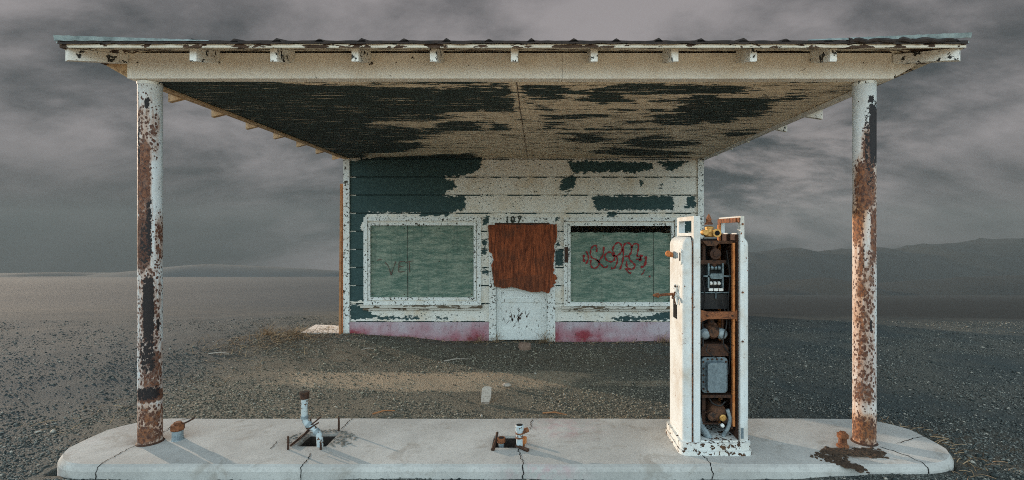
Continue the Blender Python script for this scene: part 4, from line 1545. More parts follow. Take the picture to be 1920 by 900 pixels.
# two inner side plates; each ends in a window-like lifting frame above the covers
FT = 2.037
for nm, xa, xb, col_ in (('side_frame', qx(1299) + .006, qx(1313), 'pumpwhite'), ('side_frame', qx(1388), qx(1395.5), 'pumpwhite')):
    bm = BM()
    prism(bm, [(PY0 - .002, zb), (PY0 + .05, zb), (PY0 + .05, zt + .005), (PYB + .0, zt + .005), (PYB + .0, zb), (PYB + .04, zb), (PYB + .04, FT), (PY0 - .002, FT),
               (PY0 - .002, FT - .03), (PYB, FT - .03), (PYB, zt + .03), (PY0 + .05, zt + .03), (PY0 + .05, FT - .031), (PY0 - .002, FT - .031)][:6] + [(PYB + .04, zt + .03), (PY0 - .002, zt + .03)], 0, xa, xb)
    box(bm, xa, xb, PY0 - .002, PY0 + .055, zt + .03, FT - .035)
    box(bm, xa, xb, PYB - .015, PYB + .04, zt + .03, FT - .035)
    box(bm, xa + .001, xb - .001, PY0 - .002, PYB + .04, FT - .035, FT)
    o_ = obj(nm, bm, col_, pump, bevel=.004)
    bm = BM()
    inx = xb + .002 if xa < 1.4 else xa - .002
    box(bm, min(inx, inx + (.006 if xa < 1.4 else -.006)), max(inx, inx + (.006 if xa < 1.4 else -.006)), PY0 + .03, PYB + .035, zb, zt + .02)
    obj('inner_lining', bm, 'black' if xa < 1.4 else 'rod', pump)  # dark lining colour paints in the shade of the open cavity
    if xa > 1.4:
        bm = BM()
        box(bm, xa - .012, xa - .002, PY0 - .0, PYB + .038, FT - .05, FT - .012)
        box(bm, xa - .012, xa - .002, PYB - .02, PYB + .038, zt + .0, FT - .051)
        obj('rusty_inner_edge', bm, 'rust', pump)
        bm = BM()
        box(bm, xa - .035, xa - .015, PYB - .05, PYB - .02, zb, zt + .1)
        obj('painted_sun_strip', bm, 'rust_o', pump)  # orange rust strip painting in sunlight on the right inner plate
        bm = BM()
        box(bm, qx(1379), qx(1383), PY0 + .05, PY0 + .08, zb + .1, zt - .05)
        obj('painted_sun_strip', bm, 'rust_o', pump)
        for zz in (qz(420), qz(548), qz(640)):
            bm = BM()
            lathe(bm, (xb - .015, PY0 - .004, zz), [(.008, -.006), (.008, .003)], axis=1, seg=8)
            obj('screw', bm, 'rust', pump)
        bm = BM()
        box(bm, xa + .004, xa + .024, PY0 - .006, PY0 - .0025, qz(822), qz(802))
        obj('latch', bm, 'bluegrey', pump)
bm = BM()
box(bm, qx(1313), qx(1388), PYB + .012, PYB + .02, zb, zt - .02)
obj('back_panel', bm, 'black', pump)
bm = BM()
box(bm, qx(1313) + .002, qx(1388) - .002, PY0 - .012, PY0 + .004, zb + .001, zb + .012)
obj('sill_lip', bm, 'plinth', pump)

# works inside, from the top down, coloured dark to paint in the cavity shade
cy = 4.10
pm = F / 4.06


def ix(px): return (px - VX) / pm
def iz(py): return EYE + (VY - py) / pm


bm = BM()
lathe(bm, (ix(1333), cy, iz(440)), [(.030, -.02), (.042, -.012), (.044, .012), (.034, .022), (.030, .045), (.036, .05), (.036, .062), (.020, .07)], seg=18)
lathe(bm, (ix(1342), cy - .03, iz(437)), [(.034, -.045), (.036, -.03), (.028, -.025), (.028, .03)], axis=1, seg=16)
lathe(bm, (ix(1322), cy - .01, iz(436)), [(.022, -.05), (.022, .0), (.026, .01)], axis=1, seg=14)
v1 = obj('valve', bm, 'brass', pump, smooth=False)
bm = BM()
lathe(bm, (ix(1332), cy, iz(420)), [(.034, -.004), (.032, .006), (.024, .012), (.020, .03), (.024, .034), (.016, .058), (.008, .075), (.002, .085)], seg=14)
obj('valve_cap', bm, 'rust', v1)
bm = BM()
lathe(bm, (ix(1342), cy - .078, iz(437)), [(.020, -.001), (.020, .004)], axis=1, seg=14)
obj('valve_mouth', bm, 'dark', v1)
bm = BM()
box(bm, ix(1311), ix(1385), PYB - .30, PYB, iz(457), iz(452))
prism(bm, [(ix(1316), iz(452)), (ix(1352), iz(452)), (ix(1342), iz(461)), (ix(1325), iz(461))], 1, cy - .05, cy + .02)
obj('top_plate', bm, 'works', pump)
bm = BM()
lathe(bm, (ix(1342), cy, iz(476)), [(.045, -.04), (.045, .04)], axis=1, seg=18)
lathe(bm, (ix(1342), cy, iz(476)), [(.022, -.052), (.022, -.041)], axis=1, seg=14)
tube(bm, [(ix(1322), cy, iz(458)), (ix(1322), cy, iz(492))], .018)
tube(bm, [(ix(1342), cy, iz(458)), (ix(1342), cy, iz(500))], .02)
box(bm, ix(1313), ix(1362), cy - .02, cy + .05, iz(496), iz(488))
obj('drive_head', bm, 'rod', pump)
bm = BM()
box(bm, ix(1314), ix(1364), cy + .03, cy + .16, iz(548), iz(490))
cnt = obj('counter', bm, 'black', pump)
for row, (pyt, rad, mt) in enumerate(((503, .020, 'steel'), (532, .016, 'digit'))):
    for k in range(4 if row == 0 else 3):
        bm = BM()
        xk = ix((1331, 1336)[row] + (6.6, 7.5)[row] * k)
        lathe(bm, (xk, cy, iz(pyt)), [(rad * .8, -.010), (rad, -.009), (rad, .009), (rad * .8, .010)], axis=0, seg=16)
        obj('number_wheel', bm, mt, cnt)
bm = BM()
box(bm, ix(1320), ix(1371), cy - .03, cy - .02, iz(519.5), iz(516.5))
prism(bm, [(ix(1330), iz(517)), (ix(1334), iz(513)), (ix(1354), iz(513)), (ix(1358), iz(517)), (ix(1354), iz(523)), (ix(1334), iz(523))], 1, cy - .04, cy - .021)
box(bm, ix(1328), ix(1331), cy - .03, cy + .03, iz(540), iz(494))
box(bm, ix(1355), ix(1358), cy - .03, cy + .03, iz(540), iz(494))
obj('counter_bracket', bm, 'steel', cnt, bevel=.002)
bm = BM()
for k in range(3):
    box(bm, ix(1330 + 9.5 * k), ix(1338 + 9.5 * k), cy - .03, cy - .02, iz(546), iz(541))
obj('digit_plate', bm, 'digit', cnt)
bm = BM()
box(bm, ix(1316), ix(1368), cy - .03, cy + .0, iz(550), iz(548))
tube(bm, [(ix(1343), cy - .03, iz(548)), (ix(1343), cy - .03, iz(560))], .006)
obj('counter_base', bm, 'steel', cnt)
bm = BM()
prism(bm, rrect(ix(1313), ix(1367), iz(580), iz(552), .02), 1, cy - .02, cy + .15)
obj('gear_case', bm, 'black', pump, bevel=.005)
bm = BM()
prism(bm, [(qx(1313), iz(577)), (ix(1321), iz(582)), (ix(1372), iz(582)), (qx(1387), iz(577)), (qx(1387), iz(601)), (ix(1372), iz(595)), (ix(1321), iz(595)), (qx(1313), iz(602))], 1, PY0 + .04, PY0 + .075)
obj('cross_bar', bm, 'rust', pump, bevel=.004)
bm = BM()
lathe(bm, (ix(1336), cy, iz(618)), [(.030, -.03), (.060, -.02), (.064, .0), (.060, .03), (.03, .045), (.024, .10)], seg=20)
lathe(bm, (ix(1336), cy - .01, iz(622)), [(.04, -.065), (.055, -.04), (.055, .05)], axis=1, seg=18)
mtr = obj('meter', bm, 'works', pump)
for pxs, sg in ((1321, -1), (1353, 1)):
    bm = BM()
    lathe(bm, (ix(pxs), cy - .045, iz(626)), [(.010, -.034), (.030, -.028), (.044, -.008), (.046, .03)], axis=1, seg=18)
    me_ = obj('meter_end', bm, 'galv', mtr)
bm = BM()
prism(bm, [(ix(1313), iz(650)), (ix(1318), iz(644)), (ix(1358), iz(644)), (ix(1363), iz(650)), (ix(1363), iz(666)), (ix(1313), iz(666))], 1, cy - .07, cy + .12)
obj('bracket_shelf', bm, 'rod', pump, bevel=.004)
# grey filter box with bolted flange
bm = BM()
prism(bm, rrect(ix(1313), ix(1361), iz(734), iz(668), .03), 1, cy - .075, cy - .06)
fb = obj('filter_box', bm, 'bluegrey', pump, bevel=.003)
bm = BM()
prism(bm, rrect(ix(1320), ix(1354), iz(729), iz(675), .028), 1, cy - .135, cy - .076)
obj('filter_dome', bm, 'bluegrey', fb, bevel=.018)
bolts = [(1316, 676 + 12.5 * k) for k in range(5)] + [(1358, 676 + 12.5 * k) for k in range(5)] + [(1324 + 8.6 * k, 671.5) for k in range(4)] + [(1324 + 8.6 * k, 731.3) for k in range(4)]
for a, b in bolts:
    bm = BM()
    lathe(bm, (ix(a), cy - .0755, iz(b)), [(.0075, -.009), (.0085, -.006), (.0085, 0)], axis=1, seg=6)
    obj('bolt', bm, 'rod', fb)
bm = BM()
box(bm, ix(1313), ix(1369), cy - .09, cy + .12, iz(742), iz(737))
box(bm, ix(1366), ix(1370), cy - .09, cy - .07, iz(800), iz(742))
box(bm, ix(1316), ix(1322), cy - .05, cy - .03, iz(792), iz(742))
box(bm, ix(1316), ix(1346), cy - .06, cy - .03, iz(794), iz(791))
obj('lower_frame', bm, 'rod', pump)
bm = BM()
lathe(bm, (ix(1344), cy, iz(772)), [(.03, -.10), (.05, -.085), (.072, -.06), (.078, -.01), (.078, .10)], axis=1, seg=22)
lathe(bm, (ix(1331), cy - .06, iz(776)), [(.02, -.05), (.036, -.04), (.036, .03)], axis=1, seg=16)
lathe(bm, (ix(1358), cy - .04, iz(786)), [(.016, -.04), (.026, -.03), (.026, .03)], axis=1, seg=14)
mo = obj('pump_motor', bm, 'works', pump)
bm = BM()
lathe(bm, (ix(1350), cy - .095, iz(778)), [(.018, -.018), (.027, -.012), (.027, .0)], axis=1, seg=16)
obj('motor_cap', bm, 'brass', mo)
bm = BM()
lathe(bm, (ix(1349), cy - .10, iz(792)), [(.006, -.02), (.014, -.014), (.016, .0)], axis=1, seg=10)
obj('drain_plug', bm, 'digit', mo)
bm = BM()
tube(bm, spline([(ix(1361), cy - .07, iz(765)), (ix(1365), cy - .08, iz(780)), (ix(1362), cy - .08, iz(797)), (ix(1354), cy - .06, iz(815))], 5), .016)
obj('elbow_pipe', bm, 'galv', pump)
bm = BM()
pts = spline([(ix(1311), cy - .0, iz(775)), (ix(1314), cy - .04, iz(797)), (ix(1323), cy - .07, iz(812)), (ix(1332), cy - .07, iz(828)), (ix(1334), cy - .05, iz(846))], 8)
tube(bm, pts, [.026 + .003 * (i % 2) for i in range(len(pts))])
obj('hose', bm, 'galv', pump)
bm = BM()
tube(bm, [(ix(1362), cy + .03, iz(650)), (ix(1384), cy + .0, iz(662))], .012, 8)
obj('stay_rod', bm, 'black', pump)
bm = BM()
tube(bm, spline([(ix(1368), cy + .05, iz(490)), (ix(1377), cy + .03, iz(510)), (ix(1378), cy + .03, iz(560)), (ix(1377), cy + .03, iz(600))], 6), .014, 10)
obj('conduit', bm, 'black', pump)


for (pts_, r_) in (
        ([(1318, 466, .02), (1316, 500, .00), (1322, 556, -.04), (1315, 600, -.03)], .005), ([(1366, 470, .0), (1371, 520, -.01), (1366, 575, -.03), (1372, 640, -.02), (1364, 700, -.06)], .006),
        ([(1352, 560, -.05), (1360, 600, -.07), (1352, 640, -.09), (1364, 660, -.08)], .005), ([(1324, 645, -.08), (1320, 655, -.10), (1332, 664, -.10), (1340, 668, -.09)], .004),
        ([(1328, 744, -.06), (1332, 752, -.09), (1345, 756, -.1), (1356, 750, -.08)], .006), ([(1318, 600, -.02), (1317, 625, -.05), (1316, 648, -.07)], .008)):
    bm = BM()
    tube(bm, spline([(ix(a), cy + d_, iz(b)) for a, b, d_ in pts_], 6), r_, 8)
    obj('wire', bm, 'black', pump)
for (a, b, rr_) in ((1330, 655, .010), (1348, 655, .010), (1320, 589, .009), (1366, 589, .009), (1338, 606, .012), (1350, 745, .008), (1320, 770, .009)):
    bm = BM()
    lathe(bm, (ix(a), (PY0 + .040 if b == 589 else cy - .07), iz(b)), [(rr_ * .9, -.010), (rr_, -.007), (rr_, .002)], axis=1, seg=6)
    obj('nut', bm, 'rod', pump)
bm = BM()
tube(bm, [(ix(1316), cy - .02, iz(604)), (ix(1316), cy - .02, iz(645))], .012, 10)
tube(bm, [(ix(1358), cy + .0, iz(600)), (ix(1358), cy + .0, iz(645))], .010, 10)
tube(bm, [(ix(1316), cy - .02, iz(622)), (ix(1358), cy + .0, iz(622))], .011, 10)
obj('meter_pipe', bm, 'works', pump)

# fittings on the outer left face
def lx(px): return F * GX0 / (px - VX)            # depth Y of a point of the left face seen at px
def lz(px, py): return EYE + (VY - py) * lx(px) / F


yq, zq = lx(1266), lz(1266, 478)
bm = BM()
lathe(bm, (GX0, yq, zq), [(.030, .002), (.030, -.016), (.022, -.02)], axis=0, seg=16)
hb = obj('hose_outlet', bm, 'galv', pump)
bm = BM()
tube(bm, [(GX0 - .02, yq, zq), (GX0 - .045, yq, zq + .004), (GX0 - .062, yq - .012, zq + .012), (GX0 - .068, yq - .04, zq + .010)], [.020, .022, .026, .019], 10)
obj('outlet_elbow', bm, 'rust_o', hb)
ye, ze = lx(1276.5), lz(1276, 481)
bm = BM()
prism(bm, [(ye + a, ze + b) for a, b in rrect(-.030, .030, -.066, .066, .026)], 0, GX0 - .006, GX0 + .001)
ep = obj('key_plate', bm, 'plinth', pump, bevel=.002)
bm = BM()
prism(bm, [(ye + a, ze + b) for a, b in rrect(-.012, .012, -.034, .034, .011)], 0, GX0 - .0095, GX0 - .0065)
obj('key_slot', bm, 'dark', ep)
ys_, zs_ = lx(1271), lz(1271, 552)
bm = BM()
box(bm, GX0 - .0035, GX0 - .0005, lx(1269.5), lx(1263), lz(1266, 596), lz(1266, 560))
obj('nozzle_recess', bm, 'dark', pump)
bm = BM()
for a in (65, 112):
    c_, s_ = math.cos(R(a)), math.sin(R(a))
    L = .085
    tube(bm, [(GX0 - .014, ys_ - L * c_, zs_ - L * s_), (GX0 - .020, ys_, zs_), (GX0 - .014, ys_ + L * c_, zs_ + L * s_)], [.009, .014, .009], 8)
lathe(bm, (GX0 - .002, ys_, zs_), [(.03, .002), (.028, -.02), (.016, -.036)], axis=0, seg=12)
sw = obj('switch_bracket', bm, 'plinth', pump)
bm = BM()
tube(bm, [(GX0 - .022, ys_ + .01, zs_ + .002), (GX0 - .09, ys_ + .012, zs_ - .002), (GX0 - .15, ys_ + .01, zs_ - .008)], [.013, .011, .012], 10)
lathe(bm, (GX0 - .15, ys_ + .01, zs_ - .008), [(.012, 0), (.022, -.008), (.012, -.04), (.002, -.055)], axis=0, seg=12)
tube(bm, [(GX0 - .03, ys_ - .02, zs_ + .02), (GX0 - .045, ys_ + .0, zs_ - .03), (GX0 - .03, ys_ + .03, zs_ - .005)], .008, 8)
obj('switch_lever', bm, 'rust', sw)

# ================================================================== PIPES AND RODS ON THE ISLAND
t = empty('riser_pipe', (-1.78, 4.10, -.1), 'tall bent pale blue riser pipe with rusty collar standing in the left pit', 'pipe')
k0 = at_y(573, 750, 4.10)
bm = BM()
p0 = at_y(600, 834, 4.08)
p1 = at_y(596, 812, 4.09); p2 = at_y(577, 795, 4.10); p3 = at_y(571, 782, 4.10); p4 = at_y(571, 745, 4.10)
tube(bm, spline([(p0.x, p0.y, -.1), tuple(p0), tuple(p1), tuple(p2), tuple(p3), tuple(p4)], 8), .0255, 16)
pp = obj('pipe', bm, 'pipewhite', t, smooth=True)
bm = BM()
for a, b in ((p1, p2), (p2, p1)):
    m_ = a.lerp(b, .12)
    dirv = (b - a).normalized()
    tube(bm, [m_ - dirv * .012, m_ + dirv * .012], .031, 16)
d_ = Vector((0, 0, 1))
tube(bm, [p3 - d_ * .012, p3 + d_ * .012], .030, 16)
obj('coupling', bm, 'galv', t)
bm = BM()
lathe(bm, p4 + Vector((0, 0, .04)), [(.0268, 0), (.0268, .0065)], seg=18)
obj('pipe_mouth', bm, 'dark', t)  # black disc painting in the dark hollow of the pipe
bm = BM()
lathe(bm, p4, [(.029, -.012), (.035, -.008), (.035, .028), (.038, .030), (.038, .046), (.027, .046), (.027, .01)], seg=20)
obj('collar', bm, 'rod', t)
for name_, dd in (('straps', 0),):
    bm = BM()
    m_ = p1.lerp(p2, .5)
    tube(bm, [m_ + Vector((-.10, .0, -.08)), m_ + Vector((-.02, -.03, .01)), m_ + Vector((.05, .0, .05))], .006, 6)
    tube(bm, [p2 + Vector((.0, -.03, -.03)), p2 + Vector((.10, .02, .05))], .006, 6)
    obj('wire_tie', bm, 'rod', t)

rods = [((540, 843), (540, 818), 'short rusty rod sticking up at the left corner of the left pit'),
        ((635, 808), (635, 782), 'rusty rod standing at the right back corner of the left pit'),
        ((601, 843), (602, 830), 'short rusty rod stub in front of the bent riser pipe'),
        ((582, 806), (582, 785), 'thin rusty rod just behind the bent riser pipe')]
for (a, b, lab) in rods:
    q = at_z(a[0], a[1], ISL_T)
    hgt = (a[1] - b[1]) * q.y / F
    bm = BM()
    tube(bm, [(q.x, q.y, ISL_T - .03), (q.x + .002, q.y, ISL_T + hgt * .5), (q.x + .001, q.y, ISL_T + hgt)], [.0095, .009, .008], 8)
    tag(obj('steel_rod', bm, 'rod', loc=(q.x, q.y, ISL_T)), lab, 'rod', 'rusty rods around the left pit')
bm = BM()
a, b = at_z(545, 838, ISL_T), at_z(580, 810, ISL_T)
tube(bm, [a + Vector((0, 0, .012)), b + Vector((0, 0, .016))], .010, 6)
tag(obj('steel_bar', bm, 'rod', loc=tuple(a)), 'dark bar lying along the left side of the left pit', 'bar')

t = empty('pipe_stub', (-.27, 4.12, -.1), 'short rusty topped pipe stub at the left of the right pit', 'pipe', 'pipe stubs in the right pit')
q = at_y(940, 834, 4.12)
bm = BM(); tube(bm, [(q.x, q.y, -.1), (q.x, q.y, iz(822) if False else EYE + (VY - 826) * 4.12 / F)], .023, 14); obj('pipe', bm, 'galv', t)
zt_ = EYE + (VY - 826) * 4.12 / F
bm = BM(); lathe(bm, (q.x, q.y, zt_), [(.026, -.018), (.034, -.012), (.034, .024), (.024, .024), (.024, .0)], seg=16); obj('collar', bm, 'rust', t)
bm = BM(); lathe(bm, (q.x, q.y, zt_), [(.0238, .015), (.0238, .0245)], seg=16); obj('pipe_mouth', bm, 'dark', t)
t = empty('pipe_stub', (-.17, 4.10, -.1), 'taller white pipe stub with rusty rings at the right of the right pit', 'pipe', 'pipe stubs in the right pit')
q = at_y(974, 836, 4.06)
zt_ = EYE + (VY - 797) * 4.06 / F
bm = BM(); tube(bm, [(q.x, q.y, -.1), (q.x, q.y, zt_)], .027, 16); obj('pipe', bm, 'pipewhite', t)
bm = BM()
lathe(bm, (q.x, q.y, zt_), [(.028, -.045), (.034, -.042), (.034, -.004), (.030, .002), (.022, .002), (.022, -.02)], seg=16)
obj('coupling', bm, 'pipewhite', t)
bm = BM(); lathe(bm, (q.x, q.y, zt_), [(.0268, -.004), (.0268, .0026)], seg=16); obj('pipe_mouth', bm, 'dark', t)
bm = BM()
for pyk in (812, 820):
    z_ = EYE + (VY - pyk) * 4.06 / F
    lathe(bm, (q.x, q.y, z_), [(.029, -.006), (.033, -.004), (.033, .004), (.029, .006)], seg=16)
tube(bm, [(q.x + .02, q.y + .02, EYE + (VY - 813) * 4.06 / F), (q.x + .045, q.y + .05, EYE + (VY - 812) * 4.06 / F), (q.x + .07, q.y + .06, EYE + (VY - 811) * 4.06 / F)], [.016, .02, .02], 10)
obj('rust_ring', bm, 'rust', t)
bm = BM()
tube(bm, [(PIT2[1] - .01, 4.13, .02), (PIT2[1] + .0, 4.14, ISL_T + .05)], .016, 10)
tag(obj('steel_bar', bm, 'rust_o', loc=(PIT2[1], 4.13, .1)), 'orange rusty upright bar at the right edge of the right pit', 'bar')
bm = BM()
a, b, c_ = at_z(924, 846, ISL_T), at_z(930, 832, ISL_T), at_z(932, 820, ISL_T)
tube(bm, [a + Vector((0, 0, .012)), b + Vector((0, 0, .04)), c_ + Vector((0, .02, .03))], [.016, .01, .012], 8)
tag(obj('steel_bar', bm, 'rod', loc=tuple(a)), 'bent rusty iron at the left edge of the right pit', 'bar')
bm = BM()
a, b = at_z(967, 838, ISL_T), at_z(990, 847, ISL_T)
tube(bm, [a + Vector((0, 0, .012)), b + Vector((0, 0, .012))], [.012, .016], 8)
tag(obj('steel_bar', bm, 'rod', loc=tuple(a)), 'rusty bolt lying before the taller white pipe stub', 'bar')

t = empty('vent_cap', (-3.03, 4.28, ISL_T), 'stubby grey pipe with rusty cap beside the foot of the left post', 'pipe')
q = at_z(333, 824, ISL_T)
t.location = q; ORIGIN[t] = q.copy()
bm = BM(); lathe(bm, q, [(.055, -.01), (.045, .01), (.042, .03), (.042, .085)], seg=18); obj('pipe', bm, 'galv', t)
bm = BM(); lathe(bm, q + Vector((0, 0, .08)), [(.048, 0), (.052, .008), (.05, .05), (.03, .054), (.03, .068), (.012, .068)], seg=8); obj('cap', bm, 'rust', t)
bm = BM(); tube(bm, [q + Vector((.02, 0, .12)), q + Vector((.075, .02, .145)), q + Vector((.12, .04, .17))], .007, 6); obj('lever', bm, 'rod', t)
t = empty('vent_cap', (2.5, 4.2, ISL_T), 'rusty brown bolt shaped pipe cap beside the foot of the right post', 'pipe')
q = at_z(1580, 837, ISL_T)
t.location = q; ORIGIN[t] = q.copy()
bm = BM(); lathe(bm, q, [(.05, -.01), (.046, .012), (.034, .02), (.03, .07)], seg=16); obj('pipe', bm, 'rust', t)
bm = BM(); lathe(bm, q + Vector((0, 0, .068)), [(.034, 0), (.044, .006), (.044, .035), (.026, .04), (.026, .052), (.01, .054)], seg=8); obj('cap', bm, 'rust', t)

# soil spilled over the right end of the island
bm = BM()
for k in range(420):
    u = random.random()
    a = at_z(1548, 848, ISL_T).lerp(at_z(1650, 850, ISL_T), u)
    x, y = a.x + random.gauss(0, .03), a.y + random.gauss(0, .035)
    r0 = random.uniform(.006, .016)
    lathe(bm, (x, y, ISL_T), [(r0 * 1.6, -.003), (r0, r0 * .5), (r0 * .3, r0 * .8)], seg=6)
for k in range(260):
    u = random.random() ** .8
    a = at_z(1535, 852, ISL_T).lerp(at_z(1615, 880, ISL_T), u)
    x, y = a.x + random.gauss(0, .045 * (1 - .5 * u)), a.y + random.gauss(0, .02)
    r0 = random.uniform(.006, .014)
    lathe(bm, (x, y, ISL_T), [(r0 * 1.6, -.003), (r0, r0 * .4), (r0 * .3, r0 * .7)], seg=6)
tag(obj('spilled_soil', bm, 'soil'), 'brown soil spilled over the concrete before the right post', 'soil', kind='stuff')

# ================================================================== THINGS ON THE GROUND
bm = BM()
q = [at_z(564, 624, .19), at_z(640, 625, .19), at_z(641, 611, .19), at_z(592, 609, .19)]
prism(bm, [(p.x, p.y) for p in q], 2, .13, .195)
tag(obj('concrete_slab', bm, 'slab', loc=(q[0].x, q[0].y, .15), bevel=.006), 'pale flat slab lying at the left corner of the station', 'slab')
bm = BM()
a = at_y(912, 742, 5.45)
gz0 = float(ground_z(a.x, a.y))
prism(bm, [(-.045, -.09), (.03, -.10), (.05, -.04), (.048, .09), (-.02, .10), (-.05, .07)], 2, 0, .03)
bmesh.ops.rotate(bm, verts=bm.verts[:], cent=(0, 0, 0), matrix=Matrix.Rotation(R(38), 3, 'X'))
bmesh.ops.translate(bm, verts=bm.verts[:], vec=(a.x, a.y, gz0 + .065))
tag(obj('wood_block', bm, 'wood', loc=(a.x, a.y, gz0), bevel=.004), 'split grey wood block propped in the gravel behind the island', 'wood block')
bm = BM()
a = at_y(984, 652, 7.85)
gz0 = float(ground_z(a.x, a.y))
bmesh.ops.create_icosphere(bm, subdivisions=2, radius=.10)
for v in bm.verts:
    v.co = Vector((max(-.095, min(.095, v.co.x * 1.25)), v.co.y * .8, max(-.06, min(.065, v.co.z)))) + Vector((random.uniform(-.008, .008),) * 3)
bmesh.ops.translate(bm, verts=bm.verts[:], vec=(a.x, a.y, gz0 + .055))
tag(obj('stone_block', bm, 'brick', loc=(a.x, a.y, gz0)), 'squarish brown stone lying before the door', 'stone')
bm = BM()
a = at_y(1350, 735, 5.6) if False else at_z(950, 724, .09)
bmesh.ops.create_icosphere(bm, subdivisions=2, radius=.035)
for v in bm.verts: v.co = Vector((v.co.x * 1.5, v.co.y, v.co.z * .7)) + a + Vector((0, 0, .015))
tag(obj('stone', bm, 'wood', loc=tuple(a)), 'small rounded pale stone right of the wood block', 'stone')
bm = BM()
top, bot = Vector((-3.385, 8.52, wz(344))), Vector((-3.36, 8.40, .05))
dirv = (bot - top)
for (x0, x1) in ((-.012, .022),):
    vs = []
    for p in (top, bot):
        for (ax, ay) in ((x0, -.04), (x1, -.04), (x1, .05), (x0, .05)):
            vs.append(bm.verts.new(p + Vector((ax, ay, 0))))
    for f in ((0, 1, 2, 3), (4, 5, 6, 7), (0, 1, 5, 4), (1, 2, 6, 5), (2, 3, 7, 6), (3, 0, 4, 7)):
        bm.faces.new([vs[i] for i in f])
tag(obj('leaning_plank', bm, 'plank', loc=tuple(bot)), 'narrow rust brown plank leaning against the left corner of the station', 'plank')


# stones
def stones(n, sampler, size, name, label):
    base_v = np.array([(1, 0, 0), (-1, 0, 0), (0, 1, 0), (0, -1, 0), (0, 0, 1), (0, 0, -.6), (.6, .6, .5), (-.6, .55, .4), (.5, -.65, .45), (-.55, -.6, .5)], float)
    tri = np.array([(0, 6, 4), (6, 2, 4), (2, 7, 4), (7, 1, 4), (1, 9, 4), (9, 3, 4), (3, 8, 4), (8, 0, 4), (6, 0, 5), (2, 6, 5), (7, 2, 5), (1, 7, 5), (9, 1, 5), (3, 9, 5), (8, 3, 5), (0, 8, 5)])
    x, y = sampler(n)
    z = ground_z(x, y)
    s = size(n)
    sc = RNG.uniform(.55, 1.3, (n, 3)) * s[:, None]
    sc[:, 2] *= .7
    ang = RNG.uniform(0, 6.28, n)
    v = base_v[None] * sc[:, None, :] * RNG.uniform(.75, 1.2, (n, 10, 1))
    c_, s_ = np.cos(ang)[:, None], np.sin(ang)[:, None]
    vx = v[..., 0] * c_ - v[..., 1] * s_
    vy = v[..., 0] * s_ + v[..., 1] * c_
    V_ = np.stack([vx + x[:, None], vy + y[:, None], v[..., 2] + (z + s * .12)[:, None]], -1).reshape(-1, 3)
    F_ = (tri[None] + (np.arange(n) * 10)[:, None, None]).reshape(-1, 3)
    me = bpy.data.meshes.new(name)
    me.vertices.add(len(V_)); me.vertices.foreach_set('co', V_.astype(np.float32).ravel())
    me.loops.add(len(F_) * 3); me.loops.foreach_set('vertex_index', F_.astype(np.int32).ravel())
    me.polygons.add(len(F_)); me.polygons.foreach_set('loop_start', np.arange(0, len(F_) * 3, 3, dtype=np.int32))
    me.update(calc_edges=True)
    o = link(name, me, 'stone')
    setattr_f(o, 'tone', np.repeat(RNG.random(n), 10))
    setattr_f(o, 'warm', np.repeat(warm_f(x, y), 10))
    return tag(o, label, 'gravel', kind='stuff')


def smp(n):
    xs_, ys_ = [], []
    while len(xs_) < n:
        y = 3.3 + 7.2 * RNG.random(n) ** 1.25
        x = (RNG.random(n) * 2 - 1) * 1.12 * y - 0.02
        ok = ~((x > IX0 - .03) & (x < IX1 + .03) & (y > IY0 - .02) & (y < IY1 + .02)) & ~((x > BX0 - .05) & (x < BX1 + .05) & (y > WY - .05))
        # outside the rounded ends stones may lie close in
        on_sand = np.exp(-np.abs((x + 1.35) / 2.2) ** 4 - ((y - 6.2) / .33) ** 4)
        ok &= RNG.random(n) > .75 * on_sand
        ok &= RNG.random(n) > .6 * ss(-3.8, -6.5, x)
        ok &= RNG.random(n) > .8 * ss(-.1, .5, wobn(x, y * 1.6, 1.25, 3) + .4 * wobn(x, y, 4.3, 1))      # packed bare patches
        xs_ += list(x[ok]); ys_ += list(y[ok])
    return np.array(xs_[:n]), np.array(ys_[:n])


stones(90000, smp, lambda n: .0042 + .012 * RNG.random(n) ** 3.2 + .016 * (RNG.random(n) > .994), 'gravel', 'loose grey gravel scattered over the lot')


def blades(n, sampler, length, name, mat, flat=.4, wid=.0035):
    Vb, Fb, tn = [], [], []
    for k in range(n):
        x, y, up = sampler()
        z = float(ground_z(x, y)) + .004
        a = random.uniform(0, 6.28)
        L = length * random.uniform(.4, 1.3)
        el = (random.uniform(.03, .35) if random.random() < flat else random.uniform(.5, 1.35)) * up
        bend = random.uniform(-.5, .5)
        dx_, dy_ = math.cos(a), math.sin(a)
        sx_, sy_ = -dy_ * wid, dx_ * wid
        b0 = len(Vb)
        px_0, py_0, pz_0 = x, y, z
        for s in range(4):
            w_ = 1 - s / 4.2
            Vb += [(px_0 - sx_ * w_, py_0 - sy_ * w_, pz_0), (px_0 + sx_ * w_, py_0 + sy_ * w_, pz_0 + wid * .6)]
            aa = a + bend * s / 3
            px_0 += math.cos(aa) * math.cos(el) * L / 3
            py_0 += math.sin(aa) * math.cos(el) * L / 3
            pz_0 = max(z, pz_0 + math.sin(el) * L / 3)
            el -= .25
        t_ = random.random()
        tn += [t_] * 8
        for s in range(3):
            i = b0 + 2 * s
            Fb.append((i, i + 1, i + 3, i + 2))
    return Vb, Fb, tn


def brush_s():
    t_ = random.random()
    p = Vector((at_z(450, 650, .12)[:2])).lerp(Vector((at_z(620, 625, .16)[:2])), t_)
    return p.x + random.gauss(0, .35), p.y + random.gauss(0, .30), .7


def brush_s2():
    u = random.random()
    y = 4.75 + 3.6 * u
    return -3.3 - 1.2 * random.random() - .6 * (8.3 - y) * .35, y + random.gauss(0, .2), .35


def edge_s():
    return random.uniform(-3.2, 2.6), WY - .05 - abs(random.gauss(0, .10)), .8


